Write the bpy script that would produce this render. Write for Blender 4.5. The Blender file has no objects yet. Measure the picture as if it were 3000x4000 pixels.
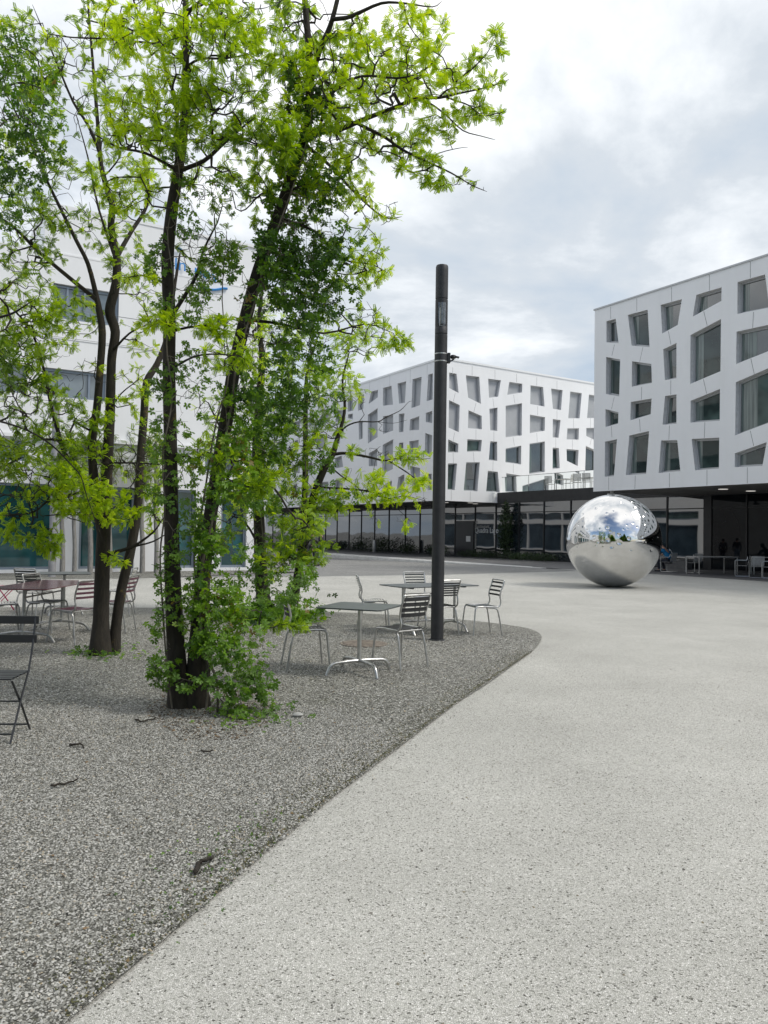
import bpy, math, random
import numpy as np
from mathutils import Vector, Matrix
from mathutils.geometry import tessellate_polygon
random.seed(7); RNG = np.random.default_rng(11)
S = bpy.context.scene
COL = S.collection

# ------------------------------------------------------------------ camera
EYE = 1.57
PITCH, ROLL, FOC = 0.02632, 0.01552, 3023.65
cw = Vector((0, math.cos(PITCH), math.sin(PITCH)))
u0 = Vector((0, -math.sin(PITCH), math.cos(PITCH))); x0 = Vector((1, 0, 0))
cxr = math.cos(ROLL)*x0 + math.sin(ROLL)*u0
cur = -math.sin(ROLL)*x0 + math.cos(ROLL)*u0
cam = bpy.data.cameras.new('camera'); camo = bpy.data.objects.new('camera', cam); COL.objects.link(camo)
m = Matrix((cxr, cur, -cw)).transposed().to_4x4(); m.translation = Vector((0, 0, EYE))
camo.matrix_world = m
cam.sensor_fit = 'HORIZONTAL'; cam.sensor_width = 36; cam.lens = 36*FOC/3000
cam.clip_start = 0.05; cam.clip_end = 3000
S.camera = camo

# ------------------------------------------------------------------ sky, sun, exposure
SUN_EL, SUN_AZ = math.radians(50), math.radians(103)     # azimuth from +Y towards +X
sun_dir = Vector((math.sin(SUN_AZ)*math.cos(SUN_EL), math.cos(SUN_AZ)*math.cos(SUN_EL), math.sin(SUN_EL)))
W = bpy.data.worlds.new('World'); S.world = W; W.use_nodes = True
nt = W.node_tree; nt.nodes.clear()
def N(t, **k):
    n = nt.nodes.new(t)
    for a, b in k.items(): setattr(n, a, b)
    return n
out = N('ShaderNodeOutputWorld'); bg = N('ShaderNodeBackground'); bg.inputs[1].default_value = 0.14
nt.links.new(bg.outputs[0], out.inputs[0])
sky = N('ShaderNodeTexSky'); sky.sky_type = 'NISHITA'; sky.sun_disc = False
sky.sun_elevation = SUN_EL; sky.sun_rotation = SUN_AZ; sky.air_density = 1.0; sky.dust_density = 1.5
tc = N('ShaderNodeTexCoord'); sep = N('ShaderNodeSeparateXYZ'); nt.links.new(tc.outputs['Generated'], sep.inputs[0])
zz = N('ShaderNodeMath', operation='MAXIMUM'); zz.inputs[1].default_value = 0.0; nt.links.new(sep.outputs[2], zz.inputs[0])
za = N('ShaderNodeMath', operation='ADD'); za.inputs[1].default_value = 0.28; nt.links.new(zz.outputs[0], za.inputs[0])
dx = N('ShaderNodeMath', operation='DIVIDE'); dy = N('ShaderNodeMath', operation='DIVIDE')
nt.links.new(sep.outputs[0], dx.inputs[0]); nt.links.new(za.outputs[0], dx.inputs[1])
nt.links.new(sep.outputs[1], dy.inputs[0]); nt.links.new(za.outputs[0], dy.inputs[1])
cmb = N('ShaderNodeCombineXYZ'); nt.links.new(dx.outputs[0], cmb.inputs[0]); nt.links.new(dy.outputs[0], cmb.inputs[1])
n1 = N('ShaderNodeTexNoise'); n1.inputs['Scale'].default_value = 1.5; n1.inputs['Detail'].default_value = 9; n1.inputs['Roughness'].default_value = 0.56; n1.inputs['Distortion'].default_value = 0.25
n2 = N('ShaderNodeTexNoise'); n2.inputs['Scale'].default_value = 1.1; n2.inputs['Detail'].default_value = 7; n2.inputs['Roughness'].default_value = 0.5
off = N('ShaderNodeVectorMath', operation='ADD'); off.inputs[1].default_value = (3.7, 8.3, 1.0)
nt.links.new(cmb.outputs[0], n1.inputs['Vector']); nt.links.new(cmb.outputs[0], off.inputs[0]); nt.links.new(off.outputs[0], n2.inputs['Vector'])
# clouds thin out behind the camera
yb = N('ShaderNodeMapRange'); yb.inputs[1].default_value = -1.1; yb.inputs[2].default_value = 0.3; yb.inputs[3].default_value = -0.14; yb.inputs[4].default_value = 0.26
nt.links.new(sep.outputs[1], yb.inputs[0])
ca = N('ShaderNodeMath', operation='ADD'); nt.links.new(n2.outputs[0], ca.inputs[0]); nt.links.new(yb.outputs[0], ca.inputs[1])
cov = N('ShaderNodeMapRange'); cov.interpolation_type = 'SMOOTHSTEP'
cov.inputs[1].default_value = 0.40; cov.inputs[2].default_value = 0.60; nt.links.new(ca.outputs[0], cov.inputs[0])
cr = N('ShaderNodeValToRGB'); e = cr.color_ramp.elements
e[0].position = 0.30; e[0].color = (3.3, 4.05, 4.95, 1); e[1].position = 0.66; e[1].color = (8.7, 8.7, 8.7, 1)
k = cr.color_ramp.elements.new(0.46); k.color = (4.7, 5.1, 5.55, 1)
k = cr.color_ramp.elements.new(0.56); k.color = (6.9, 7.15, 7.4, 1)
hz = N('ShaderNodeMapRange'); hz.inputs[1].default_value = 0.12; hz.inputs[2].default_value = 0.62; hz.inputs[3].default_value = -0.10; hz.inputs[4].default_value = 0.11
nt.links.new(sep.outputs[2], hz.inputs[0]); hs = N('ShaderNodeMath', operation='ADD'); nt.links.new(hz.outputs[0], hs.inputs[0]); nt.links.new(n1.outputs[0], hs.inputs[1])
nt.links.new(hs.outputs[0], cr.inputs[0])
mx = N('ShaderNodeMix', data_type='RGBA'); nt.links.new(cov.outputs[0], mx.inputs[0])
nt.links.new(sky.outputs[0], mx.inputs[6]); nt.links.new(cr.outputs[0], mx.inputs[7])
nt.links.new(mx.outputs[2], bg.inputs[0])
sl = bpy.data.lights.new('sun', 'SUN'); sl.energy = 2.2; sl.angle = math.radians(15); sl.color = (1, 0.95, 0.87)
so = bpy.data.objects.new('sun', sl); COL.objects.link(so); so.rotation_euler = (-sun_dir).to_track_quat('-Z', 'Y').to_euler(); so.location = (0, 0, 40)
S.view_settings.view_transform = 'Standard'; S.view_settings.look = 'None'; S.view_settings.exposure = 0.10; S.view_settings.gamma = 1
S.cycles.max_bounces = 8; S.cycles.diffuse_bounces = 3; S.cycles.transparent_max_bounces = 8

# ------------------------------------------------------------------ pixel -> place (photo pixels, 3000 x 4000)
def ray(px, py): return cxr*((px-1500)/FOC) - cur*((py-2000)/FOC) + cw
def gp(px, py, z=0.0):
    d = ray(px, py); s = (z-EYE)/d.z; return Vector((d.x*s, d.y*s, z))
def at(px, py, Y):
    d = ray(px, py); s = Y/d.y; return Vector((d.x*s, Y, EYE+d.z*s))
class Plane2:            # vertical plane through P along unit dir e
    def __init__(s, P, e, n): s.P = Vector(P[:2]); s.e = Vector(e).normalized(); s.n = Vector(n).normalized()
    def sz(s, px, py):
        d = ray(px, py); nn = Vector((s.e.y, -s.e.x)); t = s.P.dot(nn)/Vector(d[:2]).dot(nn)
        return ((Vector(d[:2])*t - s.P).dot(s.e), EYE+d.z*t)
    def w(s, a, z, o=0.0):
        p = s.P + s.e*a + s.n*o; return Vector((p.x, p.y, z))
EL = Vector((-0.516, 0.8566)); ER = Vector((0.8566, 0.516))

# ------------------------------------------------------------------ mesh builder
class MB:
    def __init__(s): s.v = []; s.f = []; s.mi = []; s.cur = 0
    def add(s, vs, fs):
        o = len(s.v); s.v += [tuple(v) for v in vs]
        for f in fs: s.f.append(tuple(i+o for i in f)); s.mi.append(s.cur)
    def box(s, c, d, rz=0.0, bev=0.0):
        c = Vector(c); hx, hy, hz = d[0]/2, d[1]/2, d[2]/2; R = Matrix.Rotation(rz, 3, 'Z')
        if bev <= 0:
            P = [c+R@Vector((sx*hx, sy*hy, sz*hz)) for sz in (-1, 1) for sx, sy in ((-1,-1),(1,-1),(1,1),(-1,1))]
            s.add(P, [(3,2,1,0),(4,5,6,7),(0,1,5,4),(1,2,6,5),(2,3,7,6),(3,0,4,7)])
        else:
            b = bev; P = []
            for z, i in ((-hz, b), (-hz+b, 0), (hz-b, 0), (hz, b)):
                for sx, sy in ((-1,-1),(1,-1),(1,1),(-1,1)):
                    P += [c+R@Vector((sx*(hx-i), sy*(hy-i), z))]
            F = [(3,2,1,0),(12,13,14,15)]
            for l in range(3):
                for k in range(4): F.append((l*4+k, l*4+(k+1)%4, l*4+4+(k+1)%4, l*4+4+k))
            s.add(P, F)
    def bar(s, a, b, w, h, up=Vector((0,0,1))):
        a = Vector(a); b = Vector(b); t = (b-a).normalized(); x = t.cross(up)
        if x.length < 1e-4: x = Vector((1,0,0))
        x.normalize(); y = x.cross(t)
        P = [p+x*(sx*w/2)+y*(sy*h/2) for p in (a, b) for sx, sy in ((-1,-1),(1,-1),(1,1),(-1,1))]
        s.add(P, [(3,2,1,0),(4,5,6,7),(0,1,5,4),(1,2,6,5),(2,3,7,6),(3,0,4,7)])
    def prism(s, poly, z0, z1, top=True, bot=True):
        n = len(poly); z0s = z0 if hasattr(z0, '__len__') else [z0]*n; z1s = z1 if hasattr(z1, '__len__') else [z1]*n
        P = [(p[0], p[1], z0s[i]) for i, p in enumerate(poly)]+[(p[0], p[1], z1s[i]) for i, p in enumerate(poly)]
        F = [(i, (i+1) % n, n+(i+1) % n, n+i) for i in range(n)]
        if top: F.append(tuple(range(n, 2*n)))
        if bot: F.append(tuple(range(n-1, -1, -1)))
        s.add(P, F)
    def tube(s, pts, r, n=8, cap=True):
        pts = [Vector(p) for p in pts]; m_ = len(pts)
        rs = r if hasattr(r, '__len__') else [r]*m_
        T = []
        for i in range(m_):
            t = pts[min(i+1, m_-1)]-pts[max(i-1, 0)]; T.append(t.normalized() if t.length > 1e-9 else Vector((0,0,1)))
        x = T[0].orthogonal().normalized(); P = []
        for i in range(m_):
            x = x - T[i]*x.dot(T[i]); x = x.normalized() if x.length > 1e-6 else T[i].orthogonal().normalized()
            y = T[i].cross(x)
            for k_ in range(n):
                a = 2*math.pi*k_/n; P.append(pts[i]+(x*math.cos(a)+y*math.sin(a))*rs[i])
        F = [(i*n+k_, i*n+(k_+1) % n, (i+1)*n+(k_+1) % n, (i+1)*n+k_) for i in range(m_-1) for k_ in range(n)]
        if cap: F += [tuple(range(n-1, -1, -1)), tuple(range((m_-1)*n, m_*n))]
        s.add(P, F)
    def lathe(s, prof, n=24, c=(0,0,0)):
        c = Vector(c); P = []
        for r, z in prof:
            for k_ in range(n):
                a = 2*math.pi*k_/n; P.append(c+Vector((r*math.cos(a), r*math.sin(a), z)))
        m_ = len(prof)
        F = [(i*n+k_, i*n+(k_+1) % n, (i+1)*n+(k_+1) % n, (i+1)*n+k_) for i in range(m_-1) for k_ in range(n)]
        F += [tuple(range(n-1, -1, -1)), tuple(range((m_-1)*n, m_*n))]
        s.add(P, F)
    def build(s, name, mat, parent=None, smooth=False, world=False, rel=None):
        me = bpy.data.meshes.new(name)
        o_ = rel if rel is not None else (Vector(parent.location) if (parent is not None and world) else None)
        vs = s.v if o_ is None else [(v[0]-o_[0], v[1]-o_[1], v[2]-o_[2]) for v in s.v]
        me.from_pydata(vs, [], s.f); mats = mat if isinstance(mat, (list, tuple)) else [mat]
        for mm in mats: me.materials.append(mm)
        if len(mats) > 1: me.polygons.foreach_set('material_index', s.mi)
        if smooth:
            me.polygons.foreach_set('use_smooth', [True]*len(me.polygons))
            try: me.set_sharp_from_angle(angle=math.radians(40))
            except Exception: pass
        me.update(); o = bpy.data.objects.new(name, me); COL.objects.link(o)
        if parent is not None: o.parent = parent
        return o
def smoothpts(pts, k=4):
    pts = [Vector(p) for p in pts]; P = [2*pts[0]-pts[1]]+pts+[2*pts[-1]-pts[-2]]; o = []
    for i in range(1, len(P)-2):
        for j in range(k):
            t = j/k; a, b, c, d = P[i-1], P[i], P[i+1], P[i+2]
            o.append(0.5*((2*b)+(-a+c)*t+(2*a-5*b+4*c-d)*t*t+(-a+3*b-3*c+d)*t**3))
    o.append(pts[-1]); return o
def roundpoly(pts, r, k=4):     # polyline with rounded corners
    pts = [Vector(p) for p in pts]; o = [pts[0]]
    for i in range(1, len(pts)-1):
        a, b, c = pts[i-1], pts[i], pts[i+1]; rr = min(r, (a-b).length*.49, (c-b).length*.49)
        p = b+(a-b).normalized()*rr; q = b+(c-b).normalized()*rr
        for j in range(k+1):
            t = j/k; o.append(p*(1-t)**2+b*2*t*(1-t)+q*t*t)
    o.append(pts[-1]); return o
def empty(name, loc, rz=0.0):
    o = bpy.data.objects.new(name, None); COL.objects.link(o); o.location = loc; o.rotation_euler = (0, 0, rz); o.empty_display_size = .2
    return o
def tag(o, label=None, cat=None, group=None, kind=None):
    if label: o['label'] = label
    if cat: o['category'] = cat
    if group: o['group'] = group
    if kind: o['kind'] = kind
    return o
def copy_tree(o, parent=None):
    c = o.copy(); COL.objects.link(c); c.parent = parent
    for ch in list(o.children): copy_tree(ch, c)
    return c

# ------------------------------------------------------------------ materials
def mat(name, base=(.5,.5,.5), rough=.6, metal=0.0, spec=.5, ior=None, fn=None):
    m_ = bpy.data.materials.new(name); m_.use_nodes = True; t = m_.node_tree; b = t.nodes['Principled BSDF']
    b.inputs['Base Color'].default_value = (*base, 1); b.inputs['Roughness'].default_value = rough; b.inputs['Metallic'].default_value = metal
    if ior: b.inputs['IOR'].default_value = ior
    if fn: fn(t, b)
    return m_
def nd(t, typ, ins={}, **k):
    n = t.nodes.new(typ)
    for a, b in k.items(): setattr(n, a, b)
    for a, b in ins.items():
        if hasattr(b, 'is_linked') or isinstance(b, bpy.types.NodeSocket): t.links.new(b, n.inputs[a])
        else: n.inputs[a].default_value = b
    return n
def ramp(t, fac, els, interp='LINEAR'):
    r = t.nodes.new('ShaderNodeValToRGB'); r.color_ramp.interpolation = interp
    while len(r.color_ramp.elements) < len(els): r.color_ramp.elements.new(.5)
    for q, (p, c) in zip(r.color_ramp.elements, els): q.position = p; q.color = (*c, 1) if len(c) == 3 else c
    t.links.new(fac, r.inputs[0]); return r
def mixc(t, f, a, b, mode='MIX'):
    n = t.nodes.new('ShaderNodeMix'); n.data_type = 'RGBA'; n.blend_type = mode
    for i, v in ((0, f), (6, a), (7, b)):
        if isinstance(v, bpy.types.NodeSocket): t.links.new(v, n.inputs[i])
        else: n.inputs[i].default_value = v if i == 0 else (*v, 1)
    return n.outputs[2]
def noisy(c0, c1, scale=3.0, detail=6, bump=0.0, bscale=60, rough=None):
    def fn(t, b):
        co = nd(t, 'ShaderNodeTexCoord').outputs['Object']
        n = nd(t, 'ShaderNodeTexNoise', {'Vector': co, 'Scale': scale, 'Detail': detail, 'Roughness': .6})
        r = ramp(t, n.outputs[0], [(.35, c0), (.65, c1)]); t.links.new(r.outputs[0], b.inputs['Base Color'])
        if bump:
            n_ = nd(t, 'ShaderNodeTexNoise', {'Vector': co, 'Scale': bscale, 'Detail': 4})
            bp = nd(t, 'ShaderNodeBump', {'Height': n_.outputs[0], 'Strength': bump, 'Distance': .01}); t.links.new(bp.outputs[0], b.inputs['Normal'])
    return fn
M = {}
def chips(c_list, scale, bump, patch, rough=.85, gap=(.02,.02,.018), gapw=.06, weeds=None):
    """stones of many greys: voronoi cells, dark gaps, relief; large soft lighter and darker patches"""
    def fn(t, b):
        co = nd(t, 'ShaderNodeTexCoord').outputs['Object']
        nz = nd(t, 'ShaderNodeTexNoise', {'Vector': co, 'Scale': scale*.7, 'Detail': 3})
        
        ad = nd(t, 'ShaderNodeVectorMath', {0: co}, operation='ADD')
        sc = nd(t, 'ShaderNodeVectorMath', {0: nz.outputs[1]}, operation='SCALE'); sc.inputs[3].default_value = .9/scale
        t.links.new(sc.outputs[0], ad.inputs[1])
        v = nd(t, 'ShaderNodeTexVoronoi', {'Vector': ad.outputs[0], 'Scale': scale}); v.inputs['Randomness'].default_value = 1
        ve = nd(t, 'ShaderNodeTexVoronoi', {'Vector': ad.outputs[0], 'Scale': scale}, feature='DISTANCE_TO_EDGE')
        sp = nd(t, 'ShaderNodeSeparateColor', {0: v.outputs['Color']})
        r = ramp(t, sp.outputs[0], c_list)
        g = ramp(t, ve.outputs['Distance'], [(gapw*.3, (0,0,0)), (gapw*2, (1,1,1))])
        c = mixc(t, g.outputs[0], gap, r.outputs[0])
        # second, finer set of grains
        v2 = nd(t, 'ShaderNodeTexVoronoi', {'Vector': co, 'Scale': scale*2.3}); sp2 = nd(t, 'ShaderNodeSeparateColor', {0: v2.outputs['Color']})
        r2 = ramp(t, sp2.outputs[0], [(0, (.72,.72,.72)), (1, (1.2,1.2,1.2))]); c = mixc(t, 1.0, c, r2.outputs[0], 'MULTIPLY')
        pn = nd(t, 'ShaderNodeTexNoise', {'Vector': co, 'Scale': patch[0], 'Detail': 6, 'Roughness': .62})
        pr = ramp(t, pn.outputs[0], [(.3, patch[1]), (.7, patch[2])]); c = mixc(t, 1.0, c, pr.outputs[0], 'MULTIPLY')
        if weeds:
            wn = nd(t, 'ShaderNodeTexNoise', {'Vector': co, 'Scale': weeds[0], 'Detail': 8, 'Roughness': .75})
            wr = ramp(t, wn.outputs[0], [(weeds[1], (0,0,0)), (weeds[1]+.1, (1,1,1))])
            wf = nd(t, 'ShaderNodeMath', {0: wr.outputs[0], 1: weeds[3]}, operation='MULTIPLY')
            c = mixc(t, wf.outputs[0], c, weeds[2])
        t.links.new(c, b.inputs['Base Color'])
        hh = nd(t, 'ShaderNodeMath', {0: g.outputs[0], 1: sp.outputs[1]}, operation='MULTIPLY')
        bp = nd(t, 'ShaderNodeBump', {'Height': hh.outputs[0], 'Strength': bump, 'Distance': .45/scale}); t.links.new(bp.outputs[0], b.inputs['Normal'])
    return mat('stone', rough=rough, fn=fn)
M['plaza'] = chips([(0, (.07,.065,.055)), (.04, (.26,.26,.235)), (.11, (.53,.53,.50)), (.4, (.63,.632,.60)), (.8, (.72,.71,.69)), (1, (.88,.88,.86))], 145, .5, (.6, (.63,.625,.603), (.80,.795,.772)), gap=(.28,.28,.265), gapw=.05)
M['gravel'] = chips([(0, (.04,.039,.032)), (.2, (.125,.122,.105)), (.5, (.265,.262,.24)), (.8, (.42,.418,.39)), (1, (.62,.62,.59))], 72, .8, (.8, (.78,.77,.74), (1.1,1.1,1.07)), gap=(.05,.05,.045), gapw=.075, weeds=(2.6, .60, (.10,.10,.035), .55))
M['asphalt'] = chips([(0, (.17,.17,.165)), (1, (.34,.34,.33))], 70, .3, (.5, (.85,.85,.85), (1.1,1.1,1.08)), gap=(.08,.08,.08))
M['dark_paving'] = mat('dark_paving', fn=noisy((.075,.075,.077), (.12,.12,.12), 2.5, 8, .3, 90), rough=.7)
def wallfn(t, b):
    co = nd(t, 'ShaderNodeTexCoord').outputs['Object']
    mp = nd(t, 'ShaderNodeMapping', {'Vector': co}); mp.inputs['Scale'].default_value = (1.7, 1.7, .25)
    n = nd(t, 'ShaderNodeTexNoise', {'Vector': mp.outputs[0], 'Scale': 1.6, 'Detail': 8, 'Roughness': .65}); n2_ = nd(t, 'ShaderNodeTexNoise', {'Vector': co, 'Scale': .3, 'Detail': 5})
    r = ramp(t, n.outputs[0], [(.25, (.765,.77,.77)), (.5, (.79,.795,.80)), (.8, (.80,.805,.81))]); r2 = ramp(t, n2_.outputs[0], [(.3, (.94,.94,.94)), (.7, (1,1,1))])
    t.links.new(mixc(t, 1.0, r.outputs[0], r2.outputs[0], 'MULTIPLY'), b.inputs['Base Color'])
M['white_wall'] = mat('white_wall', fn=wallfn, rough=.55)
M['panel_joint'] = mat('panel_joint', (.16,.165,.17), .8)
M['reveal'] = mat('reveal', fn=noisy((.58,.58,.58), (.68,.68,.68), 5, 8, .15, 40), rough=.7)
M['frame_grey'] = mat('frame_grey', (.42,.43,.44), .4, .3)
M['frame_blue'] = mat('frame_blue', (.22,.26,.31), .4, .3)
M['frame_dark'] = mat('frame_dark', (.02,.022,.025), .35)
def glassfn(wave, c0, c1, ws=.5):
    def fn(t, b):
        co = nd(t, 'ShaderNodeTexCoord').outputs['Object']
        n = nd(t, 'ShaderNodeTexNoise', {'Vector': co, 'Scale': .8, 'Detail': 2}); r = ramp(t, n.outputs[0], [(.4, c0), (.6, c1)])
        t.links.new(r.outputs[0], b.inputs['Base Color'])
        n_ = nd(t, 'ShaderNodeTexNoise', {'Vector': co, 'Scale': ws, 'Detail': 1})
        bp = nd(t, 'ShaderNodeBump', {'Height': n_.outputs[0], 'Strength': 1, 'Distance': wave}); t.links.new(bp.outputs[0], b.inputs['Normal'])
    return fn
M['pane'] = mat('window_glass', rough=.03, ior=1.75, fn=glassfn(.006, (.012,.022,.021), (.03,.052,.048)))
M['pane_shop'] = mat('shopfront_glass', rough=.02, ior=2.6, fn=glassfn(.006, (.008,.010,.013), (.02,.028,.035), .45))
M['pane_teal'] = mat('teal_glass', rough=.03, ior=1.6, fn=glassfn(.01, (.01,.05,.055), (.03,.12,.13)))
M['pane_sky'] = mat('pale_glass', rough=.05, ior=1.9, fn=glassfn(.01, (.10,.13,.15), (.20,.25,.28)))
def curtfn(t, b):
    co = nd(t, 'ShaderNodeTexCoord').outputs['Object']; mp = nd(t, 'ShaderNodeMapping', {'Vector': co}); mp.inputs['Scale'].default_value = (9, 9, .2)
    n = nd(t, 'ShaderNodeTexNoise', {'Vector': mp.outputs[0], 'Scale': 2, 'Detail': 3}); r = ramp(t, n.outputs[0], [(.35, (.06,.085,.08)), (.65, (.17,.21,.195))]); t.links.new(r.outputs[0], b.inputs['Base Color'])
M['curtain'] = mat('curtain_behind_glass', rough=.05, ior=1.8, fn=curtfn)
M['pane_b'] = mat('window_glass_b', rough=.03, ior=2.3, fn=glassfn(.012, (.012,.018,.018), (.03,.045,.043)))
M['pane_c'] = mat('window_glass_c', rough=.04, ior=1.45, fn=glassfn(.006, (.02,.035,.033), (.07,.11,.10)))
M['pane_navy'] = mat('navy_glass', rough=.04, ior=1.5, fn=glassfn(.01, (.02,.035,.05), (.045,.07,.09)))
M['pane_dim'] = mat('dim_glass', rough=.02, ior=1.25, fn=glassfn(.004, (.003,.004,.006), (.008,.011,.014), .45))
M['blind'] = mat('blind', fn=noisy((.32,.335,.35), (.39,.40,.415), .8, 4), rough=.5)
M['black_metal'] = mat('black_metal', fn=noisy((.016,.017,.019), (.024,.025,.027), 3, 4), rough=.42, metal=.2)
M['soffit'] = mat('soffit', fn=noisy((.13,.125,.12), (.24,.23,.22), 1.1, 8), rough=.7)
M['post'] = mat('post_paint', fn=noisy((.030,.031,.034), (.042,.043,.047), 7, 8, .12, 300), rough=.5, metal=.35)
M['post_pale'] = mat('post_pale', fn=noisy((.25,.25,.26), (.33,.33,.34), 4, 6, .1, 200), rough=.5, metal=.2)
M['steel'] = mat('steel', fn=noisy((.42,.42,.41), (.60,.60,.59), 14, 4), rough=.33, metal=.9)
M['galv'] = mat('galvanised', fn=noisy((.30,.30,.29), (.45,.45,.44), 22, 4), rough=.45, metal=.7)
M['slat_dark'] = mat('slat_dark', fn=noisy((.010,.011,.012), (.022,.023,.024), 20, 4), rough=.62)
M['slat_maroon'] = mat('slat_maroon', fn=noisy((.07,.025,.042), (.12,.045,.065), 14, 4), rough=.42)
M['slat_grey'] = mat('slat_grey', fn=noisy((.36,.35,.33), (.46,.45,.43), 14, 4), rough=.6)
M['slate_top'] = mat('slate_top', fn=noisy((.055,.065,.067), (.085,.095,.096), 7, 6), rough=.35)
M['red_top'] = mat('red_top', fn=noisy((.085,.035,.042), (.13,.055,.062), 5, 6), rough=.15)
M['magenta'] = mat('magenta', (.35,.02,.09), .4)
M['chrome'] = mat('mirror_steel', fn=noisy((.70,.70,.695), (.76,.76,.755), 2, 3), rough=.015, metal=1.0)
M['rust'] = mat('rust', fn=noisy((.12,.10,.08), (.22,.19,.16), 14, 6, .3, 80), rough=.8)
M['concrete'] = mat('concrete', fn=noisy((.30,.30,.29), (.44,.44,.42), 3, 8, .2, 60), rough=.85)
M['concrete_light'] = mat('concrete_light', fn=noisy((.52,.52,.50), (.64,.64,.62), 3, 8, .2, 60), rough=.85)
M['blue_sign'] = mat('blue_sign', (.03,.22,.55), .35)
M['white_paint'] = mat('white_paint', (.75,.76,.76), .5)
def emis(c, s):
    def fn(t, b):
        b.inputs['Emission Color'].default_value = (*c, 1); b.inputs['Emission Strength'].default_value = s
    return fn
M['lamp_on'] = mat('lamp_on', (.8,.8,.75), .4, fn=emis((1, .95, .88), .55))
def barkfn(c0, c1, lich):
    def fn(t, b):
        co = nd(t, 'ShaderNodeTexCoord').outputs['Object']
        mp = nd(t, 'ShaderNodeMapping', {'Vector': co}); mp.inputs['Scale'].default_value = (9, 9, 2.2)
        n = nd(t, 'ShaderNodeTexNoise', {'Vector': mp.outputs[0], 'Scale': 3, 'Detail': 9, 'Roughness': .7})
        r = ramp(t, n.outputs[0], [(.3, c0), (.7, c1)])
        l = nd(t, 'ShaderNodeTexNoise', {'Vector': co, 'Scale': 4.5, 'Detail': 7, 'Roughness': .7})
        lr = ramp(t, l.outputs[0], [(.60, (0,0,0)), (.68, (1,1,1))])
        c = mixc(t, lr.outputs[0], r.outputs[0], lich); t.links.new(c, b.inputs['Base Color'])
        bp = nd(t, 'ShaderNodeBump', {'Height': n.outputs[0], 'Strength': .8, 'Distance': .015}); t.links.new(bp.outputs[0], b.inputs['Normal'])
    return fn
M['bark'] = mat('bark', rough=.9, fn=barkfn((.010,.008,.006), (.038,.031,.022), (.12,.09,.025)))  # near-black tones: shade contrast baked into the bark colour
M['bark_pale'] = mat('bark_pale', rough=.9, fn=barkfn((.14,.135,.125), (.32,.31,.29), (.10,.10,.08)))
M['vine_stem'] = mat('vine_stem', rough=.9, fn=barkfn((.05,.042,.032), (.20,.175,.14), (.10,.09,.05)))
def leafmat(name, ramp_els, tr=.5, trcol=1.5):
    m_ = bpy.data.materials.new(name); m_.use_nodes = True; t = m_.node_tree; t.nodes.clear()
    o = nd(t, 'ShaderNodeOutputMaterial'); a = nd(t, 'ShaderNodeAttribute', attribute_name='tint')
    r = ramp(t, a.outputs['Fac'], ramp_els)
    p = nd(t, 'ShaderNodeBsdfPrincipled', {'Base Color': r.outputs[0], 'Roughness': .5}); 
    tcx = mixc(t, 1.0, r.outputs[0], (trcol*1.15, trcol*1.1, trcol*.35), 'MULTIPLY')
    tn = nd(t, 'ShaderNodeBsdfTranslucent', {'Color': tcx})
    ms = nd(t, 'ShaderNodeMixShader', {0: tr, 1: p.outputs[0], 2: tn.outputs[0]}); t.links.new(ms.outputs[0], o.inputs[0]); return m_
M['leaf_lime'] = leafmat('leaf_lime', [(0, (.05,.11,.006)), (.3, (.15,.26,.006)), (.65, (.34,.48,.006)), (1, (.52,.62,.008))], .42, 1.75)  # dark low tints stand for shadowed leaves, shade put into the colour
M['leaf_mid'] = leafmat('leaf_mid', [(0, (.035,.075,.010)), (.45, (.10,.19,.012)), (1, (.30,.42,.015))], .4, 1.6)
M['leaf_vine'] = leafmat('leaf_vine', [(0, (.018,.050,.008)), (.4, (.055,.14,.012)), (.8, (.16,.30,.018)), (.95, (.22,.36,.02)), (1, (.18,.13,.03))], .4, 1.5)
M['leaf_vine_lit'] = leafmat('leaf_vine_lit', [(0, (.05,.11,.018)), (.5, (.11,.22,.03)), (.9, (.18,.32,.04)), (1, (.16,.12,.03))], .45, 1.5)  # lit copy of the vine leaf, its light put into the colour
M['leaf_pale'] = leafmat('leaf_pale', [(0, (.10,.15,.06)), (1, (.24,.30,.14))], .4, 1.2)
M['leaf_dark'] = leafmat('leaf_dark', [(0, (.012,.028,.010)), (1, (.04,.075,.022))], .25, 1.2)

# ================================================================== GROUND
def polymesh(name, pts, z, m_, kind='structure'):
    b = MB(); idx = tessellate_polygon([[Vector((p[0], p[1], 0)) for p in pts]])
    zs = z if hasattr(z, '__len__') else [z]*len(pts)
    V = [(p[0], p[1], zs[i]) for i, p in enumerate(pts)]; F = []
    for t in idx:
        a, b_, c = (Vector(V[i]) for i in t)
        F.append(tuple(t) if (b_-a).cross(c-a).z > 0 else tuple(reversed(t)))
    b.add(V, F); o = b.build(name, m_); tag(o, kind=kind); return o
GL = Plane2((7.48, 50.74), EL, (-0.8566, -0.516))       # long glass front, s grows to the far left
FR = Plane2(gp(3000, 2270)[:2], EL, (-0.8566, -0.516))  # facade of the building on the right
def T(s, t):  # street coordinates: s along EL from the glass origin, t = metres in front of the glass
    p = GL.P + GL.e*s + GL.n*t; return (p.x, p.y)
b = MB(); b.add([(-900,-900,-.75),(900,-900,-.75),(900,900,-.75),(-900,900,-.75)], [(0,1,2,3)])
tag(b.build('ground', M['asphalt']), kind='structure')
edge_far = [(11.2, 36.0), (8.54, 34.06), (5.3, 31.6), (2.33, 29.42), (-2.19, 27.0), (-6.5, 25.3), (-11.26, 22.81), (-30, 12.6), (-60, -4)]
plz = [(60, -60), (60, 5), (26.2, 8.5), (14.14+.2, 28.47), (11.06, 32.6)]
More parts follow.
